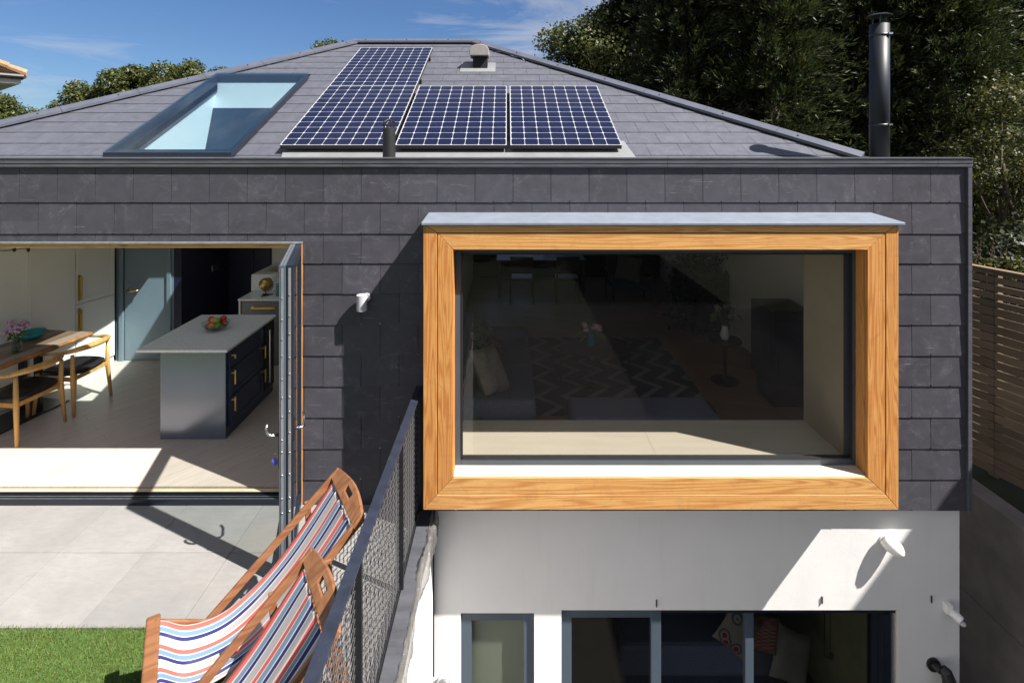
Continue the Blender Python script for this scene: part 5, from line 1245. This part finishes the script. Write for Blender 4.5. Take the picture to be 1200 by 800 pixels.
# ------------------------------------------------------------------ deck chairs
def deckchair():
    t = empty('deck_chair', '', 'deck chair', 'striped deck chairs on the terrace')
    WD = .50; hd = Vector((0, 0, .955)); ft2 = Vector((1.10, 0, .012)); d1 = (ft2 - hd).normalized(); up1 = Vector((d1.z * -1, 0, d1.x)) * 1
    if up1.z < 0: up1 = -up1
    def on1(s_, y, o_=0): return hd + d1 * s_ + Vector((0, y, 0)) + up1 * o_
    L1 = (ft2 - hd).length
    for y in (0.0, WD):
        m = MB(); m.beam(on1(.02, y), on1(L1, y), .022, .042, up1); m.build('side_rail', mt['teak'], t, bevel=.005)
    # head board
    m = MB(); n_ = 14; fr = []
    out = [(WD + .02, .135), (-.02, .135)]
    top_ = [(-.02 + (WD + .04) * k / n_, -(.055 * math.sin(math.pi * k / n_)) + .02) for k in range(n_ + 1)]
    # hole outline split: two halves joined at the slot
    hx0, hx1, s0, s1 = WD / 2 - .05, WD / 2 + .05, .012, .042
    def slab(poly):
        b = len(m.v); k_ = len(poly); m.v += [tuple(on1(s_, y, .013)) for y, s_ in poly] + [tuple(on1(s_, y, -.013)) for y, s_ in poly]
        m.f += [tuple(range(b, b + k_)), tuple(range(b + 2 * k_ - 1, b + k_ - 1, -1))] + [(b + i, b + k_ + i, b + k_ + (i + 1) % k_, b + (i + 1) % k_) for i in range(k_)]
        m.mi += [0] * (k_ + 2); m.uv += [None] * (k_ + 2)
    def topat(y): k = (y + .02) / (WD + .04); return -(.042 * math.sin(math.pi * k)) + .02
    def strip(ya, yb_, bot, n2=6, tp=None):
        ys_ = [ya + (yb_ - ya) * i / n2 for i in range(n2 + 1)]
        slab([(y, (tp if tp is not None else topat(y))) for y in ys_] + [(yb_, bot), (ya, bot)])
    strip(-.022, hx0, .082); strip(hx1, WD + .022, .082); strip(hx0, hx1, s0); strip(hx0, hx1, .082, 2, s1)
    m.build('headboard', mt['teak'], t, bevel=.004)
    m = MB(); m.beam(on1(L1 - .12, 0), on1(L1 - .12, WD), .04, .02, up1); m.build('stretcher', mt['teak'], t)
    # seat frame
    a2 = Vector((.985, 0, .455)); b2 = Vector((.03, 0, .014))
    for y in (.032, WD - .032):
        m = MB(); m.beam(a2 + Vector((0, y, 0)), b2 + Vector((0, y, 0)), .020, .040); m.build('side_rail', mt['teak'], t, bevel=.005)
    m = MB(); m.box(.955, 1.02, -.015, WD + .015, .445, .470); fbx = m.build('front_bar', mt['teak'], t, bevel=.010, seg=3)
    m = MB(); m.beam(b2 + Vector((.06, 0, .03)), b2 + Vector((.06, WD, .03)), .04, .02); m.build('stretcher', mt['teak'], t)
    # prop frame
    pv_ = on1(.27, 0)
    for y in (-.022, WD + .022):
        m = MB(); m.beam(Vector((pv_.x, y, pv_.z + .02)), Vector((.16, y, .09)), .018, .036, (1, 0, 0)); m.build('prop_leg', mt['teak'], t, bevel=.004)
        m = MB(); e = -1 if y < 0 else 1; m.lathe([(.011, -.004), (.011, .004)], (pv_.x, y + e * .012, pv_.z + .0), 10, 1); m.build('bolt', mt['steel'], t)
    m = MB(); m.tube([(.16, -.03, .09), (.16, WD + .03, .09)], .012, 10); m.build('prop_bar', mt['teak'], t)
    # canvas
    ctl = [(.072, .893), (.18, .765), (.33, .60), (.47, .475), (.60, .400), (.72, .372), (.84, .388), (.93, .452), (.952, .462), (.962, .450), (.955, .435)]
    P = [Vector((x, 0, z)) for x, z in ctl]; C = []
    for i in range(len(P) - 1):
        p0, p1, p2, p3 = P[max(i - 1, 0)], P[i], P[i + 1], P[min(i + 2, len(P) - 1)]
        for k in range(6):
            s_ = k / 6; C.append(.5 * ((2 * p1) + (p2 - p0) * s_ + (2 * p0 - 5 * p1 + 4 * p2 - p3) * s_ ** 2 + (3 * p1 - p0 - 3 * p2 + p3) * s_ ** 3))
    C.append(P[-1]); m = MB(); nw = 20; b = len(m.v)
    N = len(C)
    for i, c_ in enumerate(C):
        tt = i / (N - 1); narrow = .012 * math.sin(math.pi * min(tt * 1.15, 1)) ** .8 + .034
        for k in range(nw + 1):
            u_ = k / nw; bel = .020 * math.sin(math.pi * u_) * math.sin(math.pi * min(1, tt * 1.1)); rip = .005 * math.sin(u_ * 31 + tt * 3) * (1 - tt) ** 3
            m.v.append((c_.x, narrow + (WD - 2 * narrow) * u_, c_.z - bel + rip + .004 * math.sin(tt * 23 + u_ * 4) * (1 - tt)))
    for i in range(N - 1):
        for k in range(nw):
            m.f.append((b + i * (nw + 1) + k, b + i * (nw + 1) + k + 1, b + (i + 1) * (nw + 1) + k + 1, b + (i + 1) * (nw + 1) + k)); m.mi.append(0)
            u0, u1, v0, v1 = k / nw, (k + 1) / nw, i / N, (i + 1) / N; m.uv.append([(u0, v0), (u1, v0), (u1, v1), (u0, v1)])
    o = m.build('canvas', mt['canvas'], t, smooth=True); sd = o.modifiers.new('thick', 'SOLIDIFY'); sd.thickness = .0015
    return t
dc = deckchair(); dc.rotation_euler.z = math.atan2(-.52, -.855); dc.location = (-1.035, 3.325, 0); dc['label'] = 'striped deck chair with teak frame, nearer the open glass doors'
d2 = copy_tree(dc); d2.location = (-.955, 2.66, 0); d2['label'] = 'striped deck chair with teak frame, beside the balustrade in front'

# ------------------------------------------------------------------ fence and garden right
fn = empty('slatted_fence', 'weathered horizontal slat fence on top of the retaining wall', 'fence')
fd = Vector((.287, -.958)).normalized(); fo_ = Vector((5.2, 5.93)); fnr = Vector((-fd.y, fd.x)) 
def fp(t_, o_, z): q_ = fo_ + fd * t_ + fnr * o_; return (q_.x, q_.y, z)
def fbox(mb, t0, t1, o0, o1, z0, z1): mb.hexa([fp(t0, o0, z0), fp(t1, o0, z0), fp(t1, o1, z0), fp(t0, o1, z0), fp(t0, o0, z1), fp(t1, o0, z1), fp(t1, o1, z1), fp(t0, o1, z1)])
ftop = hz(310, 5.93); m = MB(); z = -.56; k = 0
while z < ftop - .06:
    gap = .010 if z < ftop - .48 else .022
    hh = .085 if z < ftop - .48 else .065
    for a, b in ((-1.2, .22), (.225, 2.1), (2.105, 3.6)): fbox(m, a, b, random.uniform(0, .003), .020, z, min(z + hh, ftop - .03))
    z += hh + gap; k += 1
m.build('slats', mt['fence'], fn)
m = MB(); fbox(m, -1.2, 3.6, -.02, .06, ftop - .022, ftop); m.build('capping_rail', mt['fence'], fn)
for t_ in (-1.1, .2, 2.1, 3.5): m = MB(); fbox(m, t_ - .045, t_ + .045, .024, .10, -.6, ftop - .024); m.build('post', mt['fence'], fn)
anchor_auto(fn)

# foliage ------------------------------------------------------------------
def leaves(clumps, n, size, shell=.55, elong=1.0, droop=0, upb=.3):
    """n leaf quads spread through ellipsoid clumps: list of (cx,cy,cz,rx,ry,rz)"""
    cl = np.array(clumps); vol = cl[:, 3] * cl[:, 4] * cl[:, 5]; pr = vol ** .67; pr /= pr.sum()
    idx = rng.choice(len(cl), n, p=pr); d = rng.normal(size=(n, 3)); d /= np.linalg.norm(d, axis=1)[:, None]
    r = rng.uniform(0, 1, n) ** .5 * (1 - shell) + shell; r = r * (1 + rng.normal(0, .13, n))
    c = cl[idx, :3] + d * cl[idx, 3:6] * r[:, None]
    nrm = d * .6 + rng.normal(0, .6, (n, 3)); nrm[:, 2] += upb; nrm /= np.linalg.norm(nrm, axis=1)[:, None]
    t = rng.normal(size=(n, 3)); t[:, 2] -= droop; t -= nrm * (t * nrm).sum(1)[:, None]; t /= np.linalg.norm(t, axis=1)[:, None]
    b = np.cross(nrm, t); s = size * rng.uniform(.6, 1.3, n)[:, None]
    V = np.stack([c - t * s * elong, c + b * s * .55, c + t * s * elong, c - b * s * .55], 1)
    return V.reshape(-1, 3), np.arange(n * 4).reshape(n, 4)
def trunk(mb, x, y, z0, z1, r, limbs, seed=0):
    rd = random.Random(seed); pts = [(x + rd.uniform(-.1, .1) * i * .4, y + rd.uniform(-.1, .1) * i * .4, z0 + (z1 - z0) * i / 5) for i in range(6)]
    mb.tube(pts, [r * (1 - .14 * i) for i in range(6)], 9)
    for a in limbs:
        p = Vector(pts[rd.choice((2, 3, 4))]); q_ = Vector(a[:3]); mid = (p + q_) / 2 + Vector((0, 0, -.1)); mb.tube([p, mid, q_], [r * .45, r * .3, r * .1], 6)
def broad(name, x, y, z0, clumps, n, size, mat, label, cat='tree', r=.2, group=None):
    t = empty(name, label, cat, group); V_, F_ = leaves(clumps, n, size); arrmesh('crown', V_, F_, mat, t)
    m = MB(); trunk(m, x, y, z0, z0 + (max(c_[2] for c_ in clumps) - z0) * .72, r, [c_ for c_ in clumps[:9]], int(x * 10) & 255); m.build('trunk', mt['bark'], t, smooth=True)
    anchor_auto(t); return t
def rclumps(x, y, z, R_, Hh, n, s, seed, flat=.8):
    rd = random.Random(seed); out = []
    for i in range(n):
        a = rd.uniform(0, 6.28); f = rd.uniform(.2, 1) ** .6; zz_ = rd.uniform(-1, 1)
        rr = R_ * f * math.sqrt(max(.05, 1 - zz_ * zz_ * .85)); k = s * rd.uniform(.7, 1.25)
        out.append((x + rr * math.cos(a), y + rr * math.sin(a), z + zz_ * Hh, k, k, k * flat))
    return out
def W(px, py, Y): return hx(px, Y), Y, hz(py, Y)
# broadleaf tree behind the right hip
Yt = 17; x, _, z = W(668, 120, Yt)
broad('broadleaf_tree', x, Yt, -.6, rclumps(x, Yt, z + .1, 2.1, 1.9, 34, .75, 4) + rclumps(x + 1.7, Yt + .6, z + 1.0, 1.5, 2.2, 24, .7, 6), 46000, .062, mt['leaf_broad'], 'dense rounded broadleaf tree rising behind the right roof hip', r=.22)
# shrubs/trees behind the left hip
Yl = 22
for (pxs, pys, rr, hh, sd, n, lab) in ((150, 118, 1.25, 1.15, 11, 24000, 'tallest of the bushy green trees behind the left roof hip'),
                                   (212, 112, 1.25, 1.05, 12, 24000, 'bushy green tree behind the left hip, just above the skylight'),
                                   (96, 138, 1.35, 1.1, 13, 22000, 'bushy tree sloping down towards the neighbour roof'),
                                   (42, 160, 1.1, .8, 17, 14000, 'lowest dark bush behind the left end of the roof'),
                                   (-6, 142, .85, .8, 14, 9000, 'small green bush under the neighbour roof corner'),
                                   (262, 112, .9, .8, 15, 9000, 'small leafy treetop just showing over the hip by the skylight'),
                                   (388, 70, .9, .5, 16, 5000, 'tuft of treetop just visible above the left end of the ridge')):
    x, _, z = W(pxs, pys, Yl)
    broad('garden_tree', x, Yl, -.6, rclumps(x, Yl, z, rr, hh, 46, .40, sd, 1.0), int(n * 1.2), .062, mt['leaf_broad'], lab, group='trees behind the left roof hip', r=.14)
# conifers
def conifer(x, y, z0, h_, rad, nb, label, mat, seed, lean=(0, 0), size=.05):
    t = empty('conifer_tree', label, 'conifer', 'tall dark conifers behind the house')
    r2 = np.random.default_rng(seed); Vs = []
    nb_ = nb; zz_ = r2.uniform(.04, 1, nb_); a = r2.uniform(0, 2 * np.pi, nb_)
    ln = rad * (1 - zz_) ** .55 * r2.uniform(.55, 1.15, nb_) + .25
    o_ = np.stack([np.full(nb_, x) + lean[0] * zz_, np.full(nb_, y), z0 + h_ * zz_], 1)
    d = np.stack([np.cos(a), np.sin(a), r2.uniform(.0, .55, nb_)], 1)
    per = 76
    for j in range(per):
        f = r2.uniform(.30, 1.05, nb_); p = o_ + d * (ln * f)[:, None]; p[:, 2] += -.18 * ln * f * f + r2.normal(0, .05, nb_)
        side = r2.normal(0, 1, (nb_, 3)); side -= d * (side * d).sum(1)[:, None] / (d * d).sum(1)[:, None]
        p = p + side * (.14 * (1.15 - f) * ln)[:, None] * .8
        t_ = d * .9 + side * .45; t_[:, 2] += .15; t_ /= np.linalg.norm(t_, axis=1)[:, None]
        nn = r2.normal(size=(nb_, 3)); nn[:, 2] += .8; b = np.cross(t_, nn); b /= np.linalg.norm(b, axis=1)[:, None]
        s = size * r2.uniform(.7, 1.5, nb_)[:, None]
        Vs.append(np.stack([p - t_ * s * 1.2, p + b * s * .38, p + t_ * s * 2.4, p - b * s * .38], 1))
    V_ = np.concatenate(Vs).reshape(-1, 3); arrmesh('crown', V_, np.arange(len(V_)).reshape(-1, 4), mat, t)
    m = MB(); m.tube([(x, y, z0), (x + lean[0] * .5, y, z0 + h_ * .5), (x + lean[0], y, z0 + h_ * .97)], [.26, .16, .02], 10)
    for i in range(0, nb_, 4):
        q1 = o_[i] + d[i] * ln[i] * .9; q1[2] -= .14 * ln[i]; m.tube([tuple(o_[i]), tuple(q1)], [.022, .004], 4, caps=False)
    m.build('trunk', mt['bark'], t); anchor_auto(t); return t
cons = [(800, 13.6, 9.4, 1.9, 1150, 'dark conifer nearest the rounded broadleaf tree', 'leaf_con', 1), (905, 13.0, 10.6, 2.0, 1200, 'tall dark conifer between the broadleaf tree and the flue', 'leaf_con2', 2),
        (1010, 13.4, 10.8, 2.0, 1200, 'tall dark conifer directly behind the black flue', 'leaf_con', 3), (1105, 12.8, 10.4, 2.0, 1200, 'dark conifer just right of the flue', 'leaf_con2', 4),
        (1215, 14.5, 7.7, 1.9, 1000, 'conifer at the right edge with sky showing beside its tip', 'leaf_con', 5), (850, 16.5, 12.5, 2.3, 900, 'background conifer filling the gap left of the flue', 'leaf_con', 6),
        (960, 16.8, 13.0, 2.3, 900, 'background conifer standing behind the flue trees', 'leaf_con', 7), (1060, 16.5, 12.5, 2.3, 900, 'background conifer right of the flue', 'leaf_con', 8), (1165, 17, 9.2, 2.2, 900, 'background conifer behind the yellowing tree', 'leaf_con', 9), (752, 16.5, 10.5, 2.0, 900, 'background conifer rising out of the rounded broadleaf tree', 'leaf_con', 10)]
for (px_, Yc, h_, rad, nb, lab, mm, sd) in cons:
    conifer(hx(px_, Yc), Yc, -.6, h_, rad, nb, lab, mt[mm], sd, size=.038 if Yc < 15 else .055)
x, _, z = W(1172, 190, 9.6)
broad('yellowing_tree', x + .25, 9.9, -.6, rclumps(x + .25, 9.9, z, .95, 1.35, 20, .38, 31), 9000, .038, mt['leaf_yel'], 'small yellow green tree behind the fence at the right edge', r=.07)
# shrubs behind the fence and dark hedge
x, _, z = W(1185, 318, 6.4)
broad('fence_shrub', x, 6.55, -.6, [(x + .05 * i, 6.5 + .1 * (i % 2), z - .05, .14, .14, .12) for i in range(-5, 8)], 2600, .028, mt['leaf_hedge'], 'low green shrub showing over the top of the fence', 'shrub', r=.03)
hd_ = [(3.2 + i * .55, 8.6 + .25 * (i % 3), .5 + .2 * (i % 2), .6, .5, 1.15) for i in range(16)]
V_, F_ = leaves(hd_, 26000, .05); t = empty('garden_hedge', 'dark hedge behind the slatted fence beneath the conifers', 'hedge'); arrmesh('foliage', V_, F_, mt['leaf_con'], t)
m = MB()
for i in range(8): m.tube([(3.4 + i * 1.05, 8.7, -.6), (3.4 + i * 1.05 + .1, 8.75, .9)], [.05, .02], 6)
m.build('stems', mt['bark'], t); anchor_auto(t)
st = empty('seed_head_plant', 'bare brown seed stems standing above the fence corner', 'plant'); m = MB(); random.seed(77)
for k in range(9):
    px_ = 1143 + k * 4.5; b_ = Vector((hx(px_, 6.2) + .0, 6.25, 1.2)); tip = Vector((b_.x + random.uniform(-.12, .12), 6.25, hz(random.uniform(278, 300), 6.2))); m.tube([b_, (b_ + tip) / 2 + Vector((.01, 0, 0)), tip], [.006, .005, .003], 5)
    for j in range(6): c_ = b_.lerp(tip, .5 + .08 * j); m.blob(c_ + Vector((random.uniform(-.015, .015), 0, 0)), (.010, .010, .014), 5, 3)
m.build('stems', mt['bark'], st); V_, F_ = leaves([(hx(1150 + 9 * i, 6.2), 6.25, 1.55 + .03 * (i % 2), .10, .08, .10) for i in range(6)], 700, .03); arrmesh('leaves', V_, F_, mt['leaf_yel'], st); anchor_auto(st)
# garden behind the camera (reflections)
for i, (x, y, s_) in enumerate(((-6, -22, 3.2), (1, -26, 3.6), (8, -23, 3.3))):
    V_, F_ = leaves(rclumps(x, y, 1.5, s_, 2.6, 20, 1.2, 50 + i), 5000, .2); t = empty('garden_tree', 'leafy tree across the garden, seen only as a faint reflection %s' % ('far left', 'in the middle', 'far right')[i], 'tree', 'trees across the garden'); arrmesh('crown', V_, F_, mt['leaf_broad'], t)
    m = MB(); m.tube([(x, y, -3.15), (x, y, 2)], [.25, .12], 8); m.build('trunk', mt['bark'], t); anchor_auto(t)

# neighbour house -------------------------------------------------------
nh = empty('neighbour_house', 'neighbouring house with clay tiled eaves and pale soffit at the left edge', 'house')
Yn = 12.0; xe = hx(27, Yn); ze = hz(88, Yn)
m = MB(); m.box(xe - 8, xe - .55, Yn + .55, Yn + 8, -.6, ze - .28); m.build('wall', mt['housewall'], nh)
m = MB(); m.box(xe - 8, xe - .06, Yn + .06, Yn + 8.4, ze - .20, ze - .17); m.build('soffit', mt['fascia'], nh)
m = MB(); m.box(xe - 8, xe - .03, Yn + .03, Yn + .06, ze - .20, ze - .02); m.box(xe - .06, xe - .03, Yn + .06, Yn + 8, ze - .20, ze - .02); m.box(xe - 8, xe - .55, Yn + .25, Yn + .55, ze - .45, ze - .2); m.build('fascia', mt['fascia'], nh)
m = MB(); m.tube([(xe - 8, Yn - .02, ze - .04), (xe + .0, Yn - .02, ze - .04)], .06, 10); m.tube([(xe + .0, Yn - .02, ze - .04), (xe + .0, Yn + 8, ze - .04)], .06, 10); m.build('gutter', mt['black'], nh)
m = MB(); tn_ = .42
for i in range(14):
    for j in range(22):
        x1 = xe + .05 - i * .3; y1_ = Yn - .05 + j * .25; z_ = ze + .0 + i * .3 * tn_
        m.tube([(x1, y1_ + .08, z_ + .05), (x1 - .33, y1_ + .08, z_ + .33 * tn_ + .03)], [.085, .07], 8)
    m.hexa([(x1 - .3, Yn, z_ + .3 * tn_ - .05), (x1 + .02, Yn, z_ - .05), (x1 + .02, Yn + 5.5, z_ - .05), (x1 - .3, Yn + 5.5, z_ + .3 * tn_ - .05), (x1 - .3, Yn, z_ + .3 * tn_ + .03), (x1 + .02, Yn, z_ + .03), (x1 + .02, Yn + 5.5, z_ + .03), (x1 - .3, Yn + 5.5, z_ + .3 * tn_ + .03)])
m.build('roof', mt['tile_red'], nh); anchor(nh, (xe, Yn, -.6)); nh.rotation_euler.z = R(52)

nb = empty('shade_outbuilding', 'unseen flat roofed outbuilding beyond the right fence, added to shade the right wall', 'outbuilding')  # out of view, added to cast the straight shadow edge on the facade
m = MB(); m.box(6.62, 11, -4, 4.3, -.6, 3.75); m.build('wall', mt['housewall'], nb)  # body of the added unseen outbuilding
m = MB(); m.box(6.5, 11.1, -4.1, 4.4, 3.751, 3.92); m.build('roof', mt['gutter'], nb)
m = MB(); m.box(6.60, 6.618, 1.0, 2.0, .3, 1.4); wf = m.build('window', mt['frame'], nb)
m = MB(); m.box(6.592, 6.598, 1.06, 1.94, .36, 1.34); m.build('pane', mt['glass_low'], wf); anchor_auto(nb)
anchor(house, (-1.4, 4.4, -3.1))
